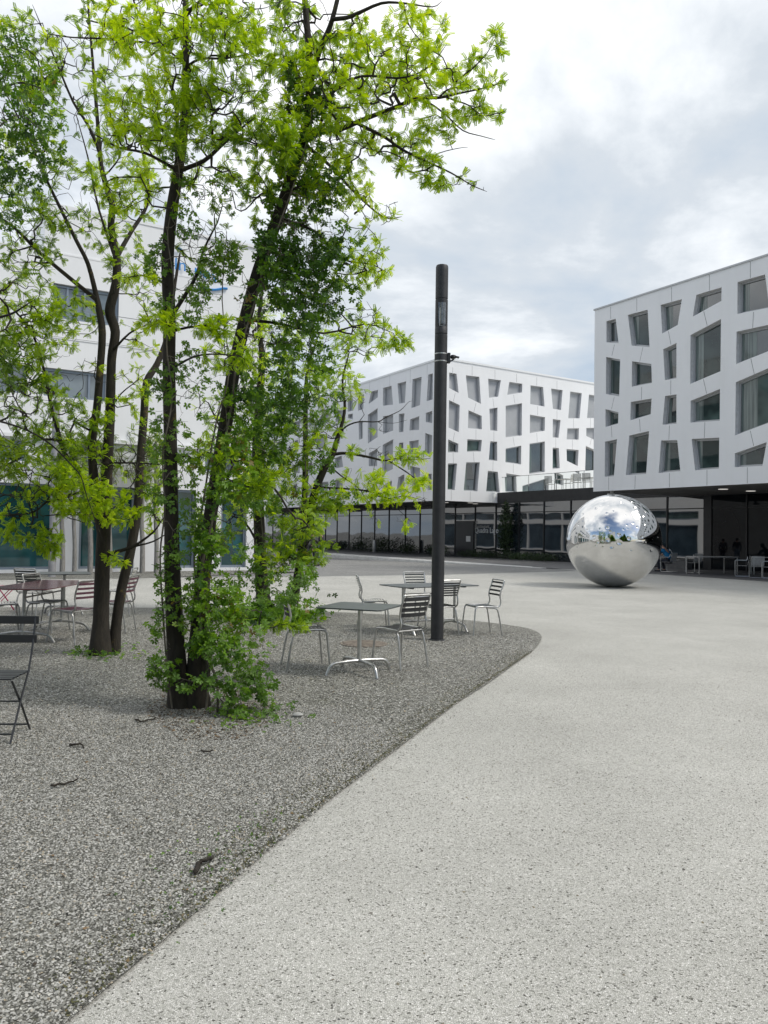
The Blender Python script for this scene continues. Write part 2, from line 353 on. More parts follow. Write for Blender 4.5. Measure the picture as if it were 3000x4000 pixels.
plaza_pts = [(-60, -60), (60, -60), (60, -30), tuple(T(-70, 6.0)), tuple(T(-17.5, 6.15)), tuple(T(-13.0, 6.9)), (8.6, 34.1), (5.3, 31.7), (2.33, 29.42), (-2.19, 27.0), (-6.5, 25.2), (-11.26, 22.81), (-30, 12.6), (-60, -4)]
plaza = polymesh('plaza', plaza_pts, 0.0, M['plaza'])
gpx = [(265,4000),(540,3768),(820,3525),(1100,3281),(1310,3112),(1500,2968),(1590,2900),(1700,2815),(1808,2734),(1905,2673),(1989,2612),(2050,2568),(2090,2535),(2112,2505),(2113,2483),(2085,2464),(2043,2453),(1961,2440),(1829,2425),(1663,2411),(1530,2404),(1398,2397),(1232,2390),(1000,2384),(750,2378),(500,2375),(250,2374),(0,2374)]
gv = [gp(*p)[:2] for p in gpx]
gv = [tuple(p) for p in smoothpts([Vector((p[0], p[1], 0)) for p in gv], 3)]
gv = [(p[0], p[1]) for p in gv]
a0 = Vector(gv[0]); dd = (a0-Vector(gv[3])).normalized()
gv = [tuple(a0+dd*1.2), ] + gv
gravel_pts = [(-34, -6), (-2.8, -6), (-2.3, -.6)] + gv + [(-12.5, 14.9), (-34, 9.5)]
gravel = polymesh('gravel_bed', gravel_pts, 0.012, M['gravel'])
# strip of rough gravel along the foot of the left building
LBP = Plane2((-12.8, 25.91), (0.8616, 0.5075), (0.5075, -0.8616))
st = [LBP.w(-40, 0, 0)[:2], LBP.w(9.6, 0, 0)[:2], LBP.w(11.0, 0, 1.2)[:2], gp(560,2259)[:2], gp(250,2262)[:2], gp(0,2266)[:2], LBP.w(-40, 0, 3.6)[:2]]
polymesh('gravel_strip', [tuple(p) for p in st], 0.008, M['gravel'])
# road: falls away from the plaza edge to the foot of the steps
rb = MB(); near = [T(-13.0, 6.9), (8.6, 34.1), (5.3, 31.7), (2.33, 29.42), (-2.19, 27.0), (-6.5, 25.2)]
near = [T(-17.5, 6.6)] + near
foot_s = [-17.5, -13, -8.6, -3, 5, 16, 45]; foot_z = [0, 0, -.02, -.14, -.26, -.34, -.36]
near_z = [.0, -.004, -.004, -.004, -.004, -.004, -.004]
far = [T(s, 7.3) for s in foot_s]; V = []; F = []; K = 8
for i in range(7):
    for j in range(K+1):
        t = j/K; V.append((near[i][0]*(1-t)+far[i][0]*t, near[i][1]*(1-t)+far[i][1]*t, near_z[i]*(1-t)+foot_z[i]*t))
for i in range(6):
    for j in range(K):
        a = i*(K+1)+j; F.append((a, a+K+1, a+K+2, a+1))
rb.add(V, F); road = rb.build('road', M['asphalt'], smooth=True); tag(road, kind='structure')
f2 = MB(); f2.add([(-6.5,25.2,-.004),(-60,90,-.4),(*T(45,7.3),-.36)], [(0,2,1)]); tag(f2.build('road', M['asphalt']), kind='structure')
# platform with two long steps
pf = MB()
pf.prism([T(-70, -.3), T(-70, 6.0), T(-17.5, 6.15), T(-13, 6.9), T(60, 6.9), T(60, -.3)], [-.6]*6, [0.004]*6)
tag(pf.build('raised_paving', M['dark_paving']), kind='structure')
sp_ = MB(); sp_.prism([T(-12.0, 7.28), T(60, 7.28), T(60, 6.903), T(-12.0, 6.903)], -.6, [-.0, -.17, -.17, -.0])
sp_.prism([T(-11, 6.92), T(60, 6.92), T(60, 6.80), T(-11, 6.80)], -.05, .012)
sp_.prism([T(-9.5, 7.31), T(60, 7.31), T(60, 7.2), T(-9.5, 7.2)], -.6, [-.045, -.16, -.16, -.045])
tag(sp_.build('steps', M['concrete_light']), kind='structure')

# ================================================================== BUILDINGS
def inset(poly, d):
    n = len(poly); A = sum(poly[i][0]*poly[(i+1) % n][1]-poly[(i+1) % n][0]*poly[i][1] for i in range(n))
    if A < 0: poly = poly[::-1]
    L_ = []
    for i in range(n):
        a = Vector(poly[i]); b_ = Vector(poly[(i+1) % n]); t = (b_-a).normalized(); nn = Vector((-t.y, t.x)); L_.append((a+nn*d, t))
    o = []
    for i in range(n):
        (p, t), (q, u_) = L_[i-1], L_[i]; den = t.x*u_.y-t.y*u_.x
        if abs(den) < 1e-6: o.append(tuple(q)); continue
        s_ = ((q.x-p.x)*u_.y-(q.y-p.y)*u_.x)/den; o.append(tuple(p+t*s_))
    return poly, o
def facade(parent, PL, outline, holes, depth, joints, panes, frame=.07, wallm=None, framem=None, jw=.018, curtain=0):
    """wall with real openings; holes = list of (poly, pane material, mullion list)"""
    w = MB(); base = Vector(parent.location)
    loops = [[Vector((p[0], p[1], 0)) for p in outline]]+[[Vector((p[0], p[1], 0)) for p in h] for h in holes]
    flat = [p for l in loops for p in l]
    tris = tessellate_polygon(loops)
    V = [PL.w(p.x, p.y) for p in flat]; F = []
    nn = Vector((PL.n.x, PL.n.y, 0))
    for t in tris:
        a, b_, c = (V[i] for i in t); F.append(tuple(t) if (b_-a).cross(c-a).dot(nn) > 0 else tuple(reversed(t)))
    w.cur = 0; w.add(V, F)
    w.cur = 1
    for h in holes:
        n = len(h); P = [PL.w(*p) for p in h]+[PL.w(p[0], p[1], -depth) for p in h]
        w.add(P, [(i, (i+1) % n, n+(i+1) % n, n+i) for i in range(n)])
    w.cur = 2
    for (a, b_) in joints:
        a = Vector(a); b_ = Vector(b_); t = (b_-a).normalized(); q = Vector((-t.y, t.x))*jw/2
        w.add([PL.w(*(a-q), .003), PL.w(*(b_-q), .003), PL.w(*(b_+q), .003), PL.w(*(a+q), .003)], [(0,1,2,3)])
    o = w.build('wall', [wallm or M['white_wall'], M['reveal'], M['panel_joint']], parent, rel=base)
    for h, pm in zip(holes, panes):
        h2, ins = inset([tuple(p) for p in h], frame); n = len(h2); fr = MB(); d0 = -depth+.10; d1 = -depth+.03
        P = [PL.w(*p, d0) for p in h2]+[PL.w(*p, d0) for p in ins]+[PL.w(*p, d1) for p in ins]
        fr.add(P, [(i, (i+1) % n, n+(i+1) % n, n+i) for i in range(n)]+[(n+i, n+(i+1) % n, 2*n+(i+1) % n, 2*n+i) for i in range(n)])
        wf = fr.build('window', framem or M['frame_grey'], parent, rel=base)
        pn = MB(); pn.add([PL.w(*p, d1+.005) for p in inset(h2, frame*.6)[1]], [tuple(range(n))]); pn.build('pane', random.choice([pm, M['pane_b'], M['pane_b'], M['pane_c']]) if pm.name == 'window_glass' else pm, wf, rel=base)
        if curtain and pm.name == 'window_glass' and random.random() < .8:
            q_ = inset(h2, frame*.6)[1]; ss = [p[0] for p in q_]; smin, smax = min(ss), max(ss); f_ = random.uniform(.18, .42)
            cut = smax-(smax-smin)*f_ if curtain > 0 else smin+(smax-smin)*f_; keep = (lambda x: x >= cut) if curtain > 0 else (lambda x: x <= cut); cl = []
            for i in range(len(q_)):
                a, c = q_[i], q_[(i+1) % len(q_)]
                if keep(a[0]): cl.append(a)
                if keep(a[0]) != keep(c[0]): t_ = (cut-a[0])/(c[0]-a[0]); cl.append((cut, a[1]+(c[1]-a[1])*t_))
            if len(cl) > 2: cb = MB(); cb.add([PL.w(*p, d1+.009) for p in cl], [tuple(range(len(cl)))]); cb.build('curtain', M['curtain'], wf, rel=base)
    return o
def cv(PL, pts, sc, ox, oy): return [PL.sz(x/sc+ox, y/sc+oy) for x, y in pts]

# --- building on the right -------------------------------------------------
ZS, ZT = 3.61, 12.07
c0 = FR.sz(2317.5, 1919.7)[0]
rbp = FR.w(c0, 0); rbp.z = 0
right = empty('office_building', (rbp.x, rbp.y, 0)); tag(right, 'white box building with slanted polygon windows hovering over a glass ground floor on the right', 'building')
def rq(pts): return cv(FR, pts, 2.2114, 2300, 980)
RW = [
 [(152,607),(233,587),(257,797),(152,789)], [(150,917),(271,938),(262,1258),(148,1236)], [(144,1367),(256,1394),(253,1493),(144,1522)], [(140,1648),(243,1627),(217,1947),(137,1951)],
 [(337,553),(508,508),(525,832),(370,817)], [(373,953),(540,977),(545,1142),(371,1173)], [(362,1305),(543,1275),(534,1413),(359,1464)], [(350,1595),(521,1556),(495,1928),(320,1936)],
 [(620,467),(804,417),(768,640),(634,713)], [(643,850),(757,795),(757,1100),(657,1117)], [(658,1254),(757,1239),(757,1493),(637,1502)], [(625,1638),(764,1635),(791,1902),(603,1918)],
 [(929,380),(1147,314),(1145,432),(898,568)], [(878,727),(1142,588),(1137,1040),(876,1150)], [(879,1295),(1133,1192),(1131,1467),(878,1483)], [(888,1625),(1127,1613),(1124,1880),(918,1895)],
 [(1285,270),(1522,203),(1560,490),(1283,544)], [(1276,698),(1650,617),(1650,828),(1273,977)], [(1270,1135),(1650,970),(1650,1450),(1264,1593)], [(1261,1749),(1537,1652),(1500,1856),(1260,1868)]]
RH = [rq(p) for p in RW]
RJ = [((188,485),(190,587)),((415,410),(415,522)),((715,315),(716,437)),((1042,205),(1042,343)),((1396,95),(1396,235)),((222,810),(200,905)),((468,832),(440,957)),((688,695),(710,810)),((993,523),(1023,645)),((1423,528),(1416,665)),((457,1175),(455,1284)),((709,1118),(708,1243)),((990,1107),(1018,1233)),((1400,930),(1430,1065)),((697,1508),(692,1630)),((1003,1480),(998,1615)),((1395,1553),(1425,1685)),((220,1262),(197,1365)),((195,1515),(200,1610)),((438,1455),(445,1560)),((697,1920),(697,2043)),((1021,1893),(1021,2027)),((1370,1870),(1369,2008)),((172,1955),(172,2065)),((402,1940),(398,2055))]
RJ = [tuple(rq(j)) for j in RJ]
def randcols(s0, s1, step, z0, z1, sgn, rows=4, seed=3):
    r = random.Random(seed); H_ = []; J_ = []; s = s0; dz = (z1-z0)/rows
    while (s < s1 if sgn > 0 else s > s1):
        for k_ in range(rows):
            if r.random() < .1: continue
            za_ = z0+dz*k_+r.uniform(.32, .6); zb = z0+dz*(k_+1)-r.uniform(.3, .55)
            w_ = r.uniform(.5, .95)*step*.62; c = s+r.uniform(-.1, .1)*step; q = [r.uniform(-.22, .22) for _ in range(6)]
            H_.append([(c-w_/2+q[0], za_+max(0, q[4])), (c+w_/2+q[1], za_+max(0, -q[4])), (c+w_/2+q[2], zb-max(0, q[5])), (c-w_/2+q[3], zb-max(0, -q[5]))])
        s += sgn*step
    return H_, J_
sE = min(p[0] for h in RH for p in h)
H2, _ = randcols(sE-1.6, -44, 2.45, ZS+.45, ZT-.75, -1, 4, 5)
outl = [(c0, ZS), (c0, ZT), (-46, ZT), (-46, ZS)]
RHall = RH+H2
facade(right, FR, outl, RHall, .30, RJ, [M['pane']]*len(RHall), frame=.08, curtain=1)
bb = MB()   # rest of the box: ends, back, roof parapet
def Fp(s, t, z): return FR.w(s, z, -t)
bb.add([Fp(c0,0,ZS),Fp(c0,0,ZT),Fp(c0,16,ZT),Fp(c0,16,ZS),Fp(-46,0,ZS),Fp(-46,0,ZT),Fp(-46,16,ZT),Fp(-46,16,ZS)], [(0,1,2,3),(7,6,5,4),(2,6,7,3)])
bb.build('wall', M['white_wall'], right, rel=rbp)
rf = MB(); rf.add([Fp(c0+.05,-.04,ZT),Fp(-46,-.04,ZT),Fp(-46,16,ZT),Fp(c0+.05,16,ZT),Fp(c0+.05,-.04,ZT+.07),Fp(-46,-.04,ZT+.07),Fp(-46,16,ZT+.07),Fp(c0+.05,16,ZT+.07)], [(0,1,5,4),(4,5,6,7),(3,0,4,7),(0,3,2,1)])
rf.build('roof', M['frame_grey'], right, rel=rbp)
so_ = MB(); so_.add([Fp(c0,.02,ZS+.004),Fp(-46,.02,ZS+.004),Fp(-46,15.9,ZS+.004),Fp(c0,15.9,ZS+.004)], [(0,1,2,3)]); so_.build('soffit', M['soffit'], right, rel=rbp)
# lamps let into the soffit
for i in range(5):
    for j in range(2):
        p = FR.w(c0-5.2-i*2.6, ZS-.012, -2.2-j*1.9); l = MB(); l.lathe([(.0,.0),(.19,.0),(.2,.02),(0,.025)], 20, p)
        l.build('ceiling_lamp', M['lamp_on'], right, rel=rbp, smooth=True)
cm = MB(); p = FR.w(c0-.75, ZS-.16, -.35); cm.box(p, (.34,.14,.1), .5, .01); cm.box(p+Vector((.05,.03,.11)), (.1,.1,.14), .5); cm.build('floodlight', M['white_paint'], right, rel=rbp)

# --- building in the middle ------------------------------------------------
MC = gp(1718, 1955, ZS); ZM = 12.48
ERm = Vector((math.sin(1.0019), math.cos(1.0019)))
MR = Plane2(MC[:2], ERm, (ERm.y, -ERm.x)); ML = Plane2(MC[:2], EL, (-0.8566, -0.516))
mid = empty('office_building', (MC.x, MC.y, 0)); tag(mid, 'white corner building with slanted windows behind the lamp post, seen past its sharp corner', 'building')
def mq(pts): return cv(MR, pts, 2.37, 1700, 1380)
A_ = [
 [(130,178),(198,190),(218,368),(130,322)],[(284,203),(408,218),(424,468),(305,410)],[(490,234),(608,250),(583,402),(499,412)],[(687,264),(807,282),(805,362),(667,385)],[(883,296),(999,312),(1013,493),(880,470)],[(1073,325),(1180,341),(1165,526),(1090,514)],[(1251,353),(1357,369),(1337,602),(1232,602)],[(1424,381),(1530,397),(1520,600),(1406,600)],
 [(128,432),(227,480),(220,732),(124,688)],[(308,526),(430,580),(433,704),(303,692)],[(502,514),(577,503),(575,718),(510,714)],[(653,486),(804,462),(801,760),(652,778)],[(878,567),(1017,592),(1014,717),(875,740)],[(1089,607),(1161,619),(1142,782),(1088,779)],[(1224,695),(1331,694),(1328,800),(1217,797)],[(1399,691),(1500,689),(1500,815),(1399,765)]]
B_ = [[(121,797),(215,838),(213,917),(119,920)],[(298,795),(433,803),(423,908),(294,914)],[(510,814),(574,819),(575,996),(496,990)],[(653,882),(797,855),(795,1029),(650,1010)],[(874,836),(1015,816),(1014,1098),(870,1121)],[(1088,873),(1145,878),(1153,1063),(1087,1074)],[(1216,885),(1328,896),(1320,1044),(1219,995)],[(1395,857),(1500,905),(1495,1130),(1388,1080)],
 [(119,1020),(203,1020),(182,1266),(115,1265)],[(287,1010),(413,1009),(391,1278),(264,1272)],[(488,1087),(579,1098),(597,1287),(472,1282)],[(657,1110),(793,1132),(800,1290),(668,1285)],[(865,1230),(1160,1158),(1160,1285),(865,1290)],[(1222,1097),(1320,1140),(1320,1230),(1228,1215)]]
MJ = [((162,130),(162,180)),((342,118),(341,208)),((553,155),(553,237)),((753,190),(753,268)),((940,222),(940,300)),((1127,255),(1127,330)),((185,370),(168,445)),((378,460),(357,545)),((533,418),(545,505)),((725,385),(737,462)),((949,490),(948,570)),((1127,527),(1127,610)),((180,735),(165,812)),((377,705),(377,797)),((543,722),(543,814)),((720,778),(733,855)),((940,738),(944,820)),((1116,782),(1116,875)),((1279,605),(1281,692)),((1438,602),(1436,690)),((165,920),(168,1020)),((352,915),(360,1010)),((536,995),(533,1085)),((723,1025),(722,1110)),((1270,800),(1270,887)),((1447,790),(1432,850)),((148,1268),(148,1360)),((325,1280),(323,1365)),((535,1290),(535,1380))]
MH = [mq(p) for p in A_+B_]; MJ = [tuple(mq(j)) for j in MJ]
facade(mid, MR, [(0, ZS), (0, ZM), (22, ZM), (22, ZS)], MH, .27, MJ, [M['blind']]*len(A_)+[M['pane']]*len(B_), frame=.07, curtain=-1)
def lq(pts): return cv(ML, pts, 2.765, 1200, 1380)
C_ = [[(820,375),(910,350),(927,555),(818,567)],[(975,327),(1068,303),(1055,535),(993,543)],[(1138,281),(1236,253),(1218,560),(1125,592)],[(1308,230),(1357,216),(1355,498),(1290,517)],[(690,415),(764,395),(762,475),(663,548)],[(437,490),(492,478),(494,620),(437,630)],[(545,458),(615,440),(605,600),(550,620)],
 [(655,665),(760,592),(760,905),(655,975)],[(820,680),(928,665),(928,835),(818,872)],[(990,655),(1050,648),(1038,850),(990,852)],[(1112,715),(1210,678),(1208,828),(1104,833)],[(1281,645),(1352,620),(1350,758),(1280,740)],[(555,740),(598,725),(598,920),(560,935)],[(440,662),(492,650),(492,715),(440,700)],
 [(815,990),(928,928),(925,1250),(810,1305)],[(990,968),(1038,962),(1040,1120),(990,1130)],[(1103,950),(1204,935),(1200,1090),(1103,1090)],[(1275,862),(1350,885),(1346,1090),(1270,1090)],[(665,1080),(757,1028),(755,1220),(665,1220)],
 [(820,1430),(914,1372),(910,1500),(820,1500)],[(985,1340),(1048,1305),(1053,1490),(965,1500)],[(1110,1215),(1220,1240),(1215,1485),(1135,1490)],[(1290,1300),(1345,1302),(1343,1475),(1300,1478)]]
CH = [lq(p) for p in C_]; sL = max(p[0] for h in CH for p in h)
H3, _ = randcols(sL+1.5, 46, 2.6, ZS+.5, ZM-.9, 1, 4, 9)
for (sa, za_, zb) in ((14.8, 7.3, 4.4), (17.5, 6.6, 4.3), (12.2, 4.9, 4.2)): pass
facade(mid, ML, [(0, ZS), (0, ZM), (48, ZM), (48, ZS)], CH+H3, .27, [((x_, ZM-.05), (x_, ZM-.95)) for x_ in (1.6, 3.6, 6.2, 9, 12, 15)]+[((x_, ZS+.05), (x_, ZS+.9)) for x_ in (1.8, 4.2, 7, 10)], [M['blind']]*(len(CH)+len(H3)), frame=.07)
mf = MB(); q = [MR.w(22,0), MR.w(22,0,-30), ML.w(48,0), ]
qa, qb, qc = MR.w(22, 0), MR.w(22, 0)+Vector((EL.x, EL.y, 0))*48, ML.w(48, 0)
mf.add([(qa.x,qa.y,ZS),(qa.x,qa.y,ZM),(qb.x,qb.y,ZM),(qb.x,qb.y,ZS),(qc.x,qc.y,ZM),(qc.x,qc.y,ZS)], [(0,1,2,3),(3,2,4,5)]); mf.build('wall', M['white_wall'], mid, rel=(MC.x,MC.y,0))
rr = MB(); A = MR.w(-.05, 0, .05); Bq = MR.w(22, 0, .05); Cq = Vector((qb.x, qb.y, 0)); Dq = ML.w(48, 0, .05)
rr.prism([A[:2], Bq[:2], Cq[:2], Dq[:2]], ZM, ZM+.12); rr.build('roof', M['white_paint'], mid, rel=(MC.x,MC.y,0))
ms_ = MB(); ms_.add([(MC.x,MC.y,ZS+.004),(qa.x,qa.y,ZS+.004),(qb.x,qb.y,ZS+.004),(qc.x,qc.y,ZS+.004)], [(3,2,1,0)]); ms_.build('soffit', M['black_metal'], mid, rel=(MC.x,MC.y,0))
for i in range(6):
    a = MR.w(.9+i*1.25, ZS-.012, -1.2-(i % 2)*1.0); l = MB(); l.lathe([(0,0),(.17,0),(.18,.02),(0,.022)], 18, a); l.build('ceiling_lamp', M['lamp_on'], mid, rel=(MC.x,MC.y,0), smooth=True)

# --- glass ground floor joining both, with its black roof band and terrace ---
gz = empty('glass_pavilion', (GL.P.x, GL.P.y, 0)); tag(gz, 'dark glass ground floor running under both white buildings, with black fascia and posts', 'building')
gr_ = (GL.P.x, GL.P.y, 0)
mull = [GL.sz(x_, 2180)[0] for x_ in (1270,1315,1362,1410,1462,1518,1582,1639,1708,1777,1855,1936,2027,2124,2229,2345,2468,2606,2765,2918)]
s_ = mull[-1]-2.3
while s_ > -50: mull.append(s_); s_ -= 2.3
mull = [40, 37.5, 35, 32.5, 30, 27.6]+mull
for i in range(len(mull)-1):
    a, c = mull[i]-.02, mull[i+1]+.02
    if c < -47: break
    pb = MB(); r_ = random.Random(i)
    o1, o2 = r_.uniform(-.006,.006), r_.uniform(-.006,.006)      # panes are never quite coplanar
    pb.add([GL.w(a,.06,o1), GL.w(c,.06,o2), GL.w(c,2.95,-o1), GL.w(a,2.95,-o2)], [(3,2,1,0)])
    pb.add([GL.w(a,3.0,o1), GL.w(c,3.0,o2), GL.w(c,ZS-.02,-o1), GL.w(a,ZS-.02,-o2)], [(3,2,1,0)])
    pb.build('pane', M['pane_shop'] if c > GL.sz(2765,2180)[0]-.1 else M['pane_dim'], gz, rel=gr_)
    mb_ = MB(); s2 = mull[i+1]; wd = .22 if abs(s2-GL.sz(2765,2180)[0]) < .1 else .035
    mb_.add([GL.w(s2-wd,0,.05),GL.w(s2+wd,0,.05),GL.w(s2+wd,ZS,.05),GL.w(s2-wd,ZS,.05),GL.w(s2-wd,0,-.1),GL.w(s2+wd,0,-.1),GL.w(s2+wd,ZS,-.1),GL.w(s2-wd,ZS,-.1)], [(3,2,1,0),(0,4,7,3),(1,2,6,5)])
    mb_.build('mullion', M['black_metal'], gz, rel=gr_)
tb = MB()
for z0_, z1_, o_ in ((2.95,3.0,.03),(0.0,.07,.035)):
    tb.add([GL.w(40,z0_,o_),GL.w(-47,z0_,o_),GL.w(-47,z1_,o_),GL.w(40,z1_,o_),GL.w(40,z0_,-.1),GL.w(-47,z0_,-.1),GL.w(-47,z1_,-.1),GL.w(40,z1_,-.1)], [(0,1,2,3),(3,2,6,7),(0,4,5,1)])
tb.build('transom', M['black_metal'], gz, rel=gr_)
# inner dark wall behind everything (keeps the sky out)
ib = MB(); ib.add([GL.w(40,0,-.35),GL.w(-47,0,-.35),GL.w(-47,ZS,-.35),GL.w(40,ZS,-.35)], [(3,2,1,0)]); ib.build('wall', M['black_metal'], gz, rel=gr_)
ZB = 4.28
fa = MB(); s1 = -47
fa.add([GL.w(.02,ZS-.02,.07),GL.w(s1,ZS-.02,.07),GL.w(s1,ZB,.07),GL.w(.02,ZB,.07),GL.w(.02,ZS-.02,-.12),GL.w(s1,ZS-.02,-.12),GL.w(s1,ZB,-.12),GL.w(.02,ZB,-.12)], [(3,2,1,0),(0,1,5,4),(2,3,7,6),(0,4,7,3)])
for s_ in (-4.6, -9.4, -14.2):
    fa.add([GL.w(s_,ZS,.0735),GL.w(s_-.03,ZS,.0735),GL.w(s_-.03,ZB,.0735),GL.w(s_,ZB,.0735)], [(0,1,2,3)])
fa.build('fascia', M['black_metal'], gz, rel=gr_)
te = MB(); te.add([GL.w(.0,ZB-.03,0),GL.w(s1,ZB-.03,0),GL.w(s1,ZB-.03,-24),GL.w(.0,ZB-.03,-24)], [(0,1,2,3)]); te.build('terrace_floor', M['concrete_light'], gz, rel=gr_)
# lettering on the glass
def text(parent, s, txt, PL, sc, zc, size, m_, off=.012, ext=.004, name='lettering', rel=None):
    cu = bpy.data.curves.new(name, 'FONT'); cu.body = txt; cu.size = size; cu.extrude = ext; cu.align_x = 'LEFT'
    o = bpy.data.objects.new('tmp', cu); COL.objects.link(o)
    dg = bpy.context.evaluated_depsgraph_get(); me = bpy.data.meshes.new_from_object(o.evaluated_get(dg)); bpy.data.objects.remove(o)
    me.name = name; me.materials.clear(); me.materials.append(m_)
    ob = bpy.data.objects.new(name, me); COL.objects.link(ob)
    ex = Vector((PL.e.x, PL.e.y, 0))*s; ez = Vector((0,0,1)); en = Vector((PL.n.x, PL.n.y, 0))
    R_ = Matrix((ex*sc, ez, en)).transposed().to_4x4(); 
    return ob, R_
def place_text(parent, txt, PL, a, z, size, m_, sgn, sx=1.0, off=.02, rel=(0,0,0), name='lettering'):
    ob, R_ = text(parent, sgn, txt, PL, sx, z, size, m_, name=name)
    R_.translation = PL.w(a, z, off)-Vector(rel); ob.matrix_local = R_; ob.parent = parent; return ob
a1, z1 = GL.sz(1855.5, 2081); place_text(gz, 'Quadra Lago', GL, a1, z1, .52, M['white_paint'], -1, .92, .03, gr_)
a1, z1 = GL.sz(1858, 2062.5); place_text(gz, 'Restaurant', GL, a1, z1, .36, M['slat_grey'], -1, .95, .03, gr_)
# doorway and posted sheet
dr = MB(); sa, sb = GL.sz(1781,2180)[0], GL.sz(1851,2180)[0]
dr.add([GL.w(sa,0,.06),GL.w(sb,0,.06),GL.w(sb,2.45,.06),GL.w(sa,2.45,.06)], [(3,2,1,0)]); dr.build('door', M['frame_dark'], gz, rel=gr_)
sh = MB(); A, z_ = GL.sz(1824, 2094); Bq, z2_ = GL.sz(1841, 2116); sh.add([GL.w(A,z2_,.075),GL.w(Bq,z2_,.075),GL.w(Bq,z_,.075),GL.w(A,z_,.075)], [(3,2,1,0)]); sh.build('notice', M['white_paint'], gz, rel=gr_)
# louvre strips beside the door
lv = MB()
for k_ in range(22):
    z_ = .55+k_*.088; 
    if z_ > 2.7: break
    A, Bq = GL.sz(1855,2100)[0]-.02, GL.sz(1863,2100)[0]; lv.add([GL.w(A,z_,.045),GL.w(Bq,z_,.045),GL.w(Bq,z_+.045,.045),GL.w(A,z_+.045,.045)], [(3,2,1,0)])
lv.build('louvre', M['slat_grey'], gz, rel=gr_)
# glass rail of the terrace
ra = empty('glass_railing', GL.w(-.3, ZB, -.05)); tag(ra, 'frameless glass railing on the black terrace edge between the two white buildings', 'railing')
M['rail_glass'] = mat('rail_glass', (.9,.95,.93), .02)
M['rail_glass'].node_tree.nodes['Principled BSDF'].inputs['Transmission Weight'].default_value = 1.0; M['rail_glass'].node_tree.nodes['Principled BSDF'].inputs['IOR'].default_value = 1.12
rs = [-.3, -2.9, -5.35, -7.6, -10.2, -12.8]
for i in range(5):
    g_ = MB(); p = [GL.w(rs[i]-.02, ZB, -.04), GL.w(rs[i+1]+.02, ZB, -.04)]
    g_.add([p[0], p[1], p[1]+Vector((0,0,1)), p[0]+Vector((0,0,1))], [(0,1,2,3)])
    g_.build('glass_panel', M['rail_glass'], ra, rel=ra.location)
    h_ = MB(); h_.bar(p[1], p[1]+Vector((0,0,1)), .025, .02, Vector((1,0,0))); h_.build('rail_post', M['frame_dark'], ra, rel=ra.location)
hb = MB(); hb.bar(GL.w(rs[0], ZB+1, -.04), GL.w(rs[-1], ZB+1, -.04), .03, .025); hb.build('handrail', M['frame_dark'], ra, rel=ra.location)

# --- building on the left --------------------------------------------------
ZL = 11.08; LS0, LS1 = -34, 9.4
lb = empty('white_building', (-12.8, 25.91, 0)); lr = (-12.8, 25.91, 0); tag(lb, 'large white building with strip windows and blue letters half hidden behind the trees', 'building')
def L1(px, py): return LBP.sz(px, py)
def rect(s0, s1, z0, z1): return [(s0, z0), (s1, z0), (s1, z1), (s0, z1)]
def rpx(x0_, y0_, x1_, y1_):
    a = L1(x0_, y0_); c = L1(x1_, y1_); return rect(a[0], c[0], c[1], a[1])
LH = []; LP = []
w1 = L1(209,1104); w1b = L1(209,1240); LH.append(rect(w1[0], w1[0]+2.2, w1b[1], w1[1])); LP.append(M['pane_sky'])
za_, zb = L1(174,1545)[1], L1(174,1434)[1]
for s0_, s1_ in ((-9,-5.4),(-4.6,-.9+.0),(L1(0,1400)[0]-.6, L1(105,1400)[0]),(L1(174,1432)[0], L1(415,1455)[0]),): LH.append(rect(s0_, s1_, za_, zb)); LP.append(M['pane_sky'])
LH = [h for h in LH]
zc, zd_ = L1(287,1812)[1], L1(287,1735)[1]
for s0_, s1_ in ((-9,-6.6),(-5,-2.4),(L1(0,1740)[0]-.3, L1(100,1740)[0]),(L1(286,1719)[0], L1(435,1750)[0]),(L1(804,1657)[0], L1(804,1657)[0]+1.3)): LH.append(rect(s0_, s1_, zc, zd_)); LP.append(M['pane_sky'])
for s0_, s1_ in ((-30,-24),(-22.5,-16.5),(-15,-9),(-7.8,-3.4),(L1(0,2200)[0]-2.4, L1(217,2200)[0]),(L1(306,2200)[0], L1(522,2200)[0]),(L1(640,2200)[0], L1(760,2200)[0]),(L1(860,2200)[0], L1(960,2200)[0])): LH.append(rect(s0_, s1_, .12, 3.05)); LP.append(M['pane_teal'])
for k_ in range(4):
    for z0_, z1_ in ((5.0,6.0),(6.6,7.7),(8.9,10.1)): LH.append(rect(-30+k_*5.2, -26.6+k_*5.2, z0_, z1_)); LP.append(M['pane_sky'])
LH2 = []; LPP = []
for h, p_ in zip(LH, LP):
    if h[1][0] < h[0][0]: continue
    LH2.append(h); LPP.append(p_)
facade(lb, LBP, [(LS0, 0), (LS1, 0), (LS1, ZL), (LS0, ZL)], LH2, .22, [((LS0, 8.18), (LS1, 8.18)), ((LS0, 4.72), (LS1, 4.72)), ((-1.2, 4.8), (-1.2, 8.1)), ((LS0, 9.2), (LS1, 9.2))], LPP, frame=.09, framem=M['frame_blue'], jw=.02)
ov = MB()
for z0_, z1_, o_ in ((4.60, 4.72, .16), (8.13, 8.17, .025)):
    ov.add([LBP.w(LS0,z0_,o_),LBP.w(LS1,z0_,o_),LBP.w(LS1,z1_,o_),LBP.w(LS0,z1_,o_),LBP.w(LS0,z0_,.001),LBP.w(LS1,z0_,.001),LBP.w(LS1,z1_,.001),LBP.w(LS0,z1_,.001)], [(0,1,2,3),(3,2,6,7),(0,4,5,1),(1,5,6,2)])
ov.build('ledge', M['white_wall'], lb, rel=lr)
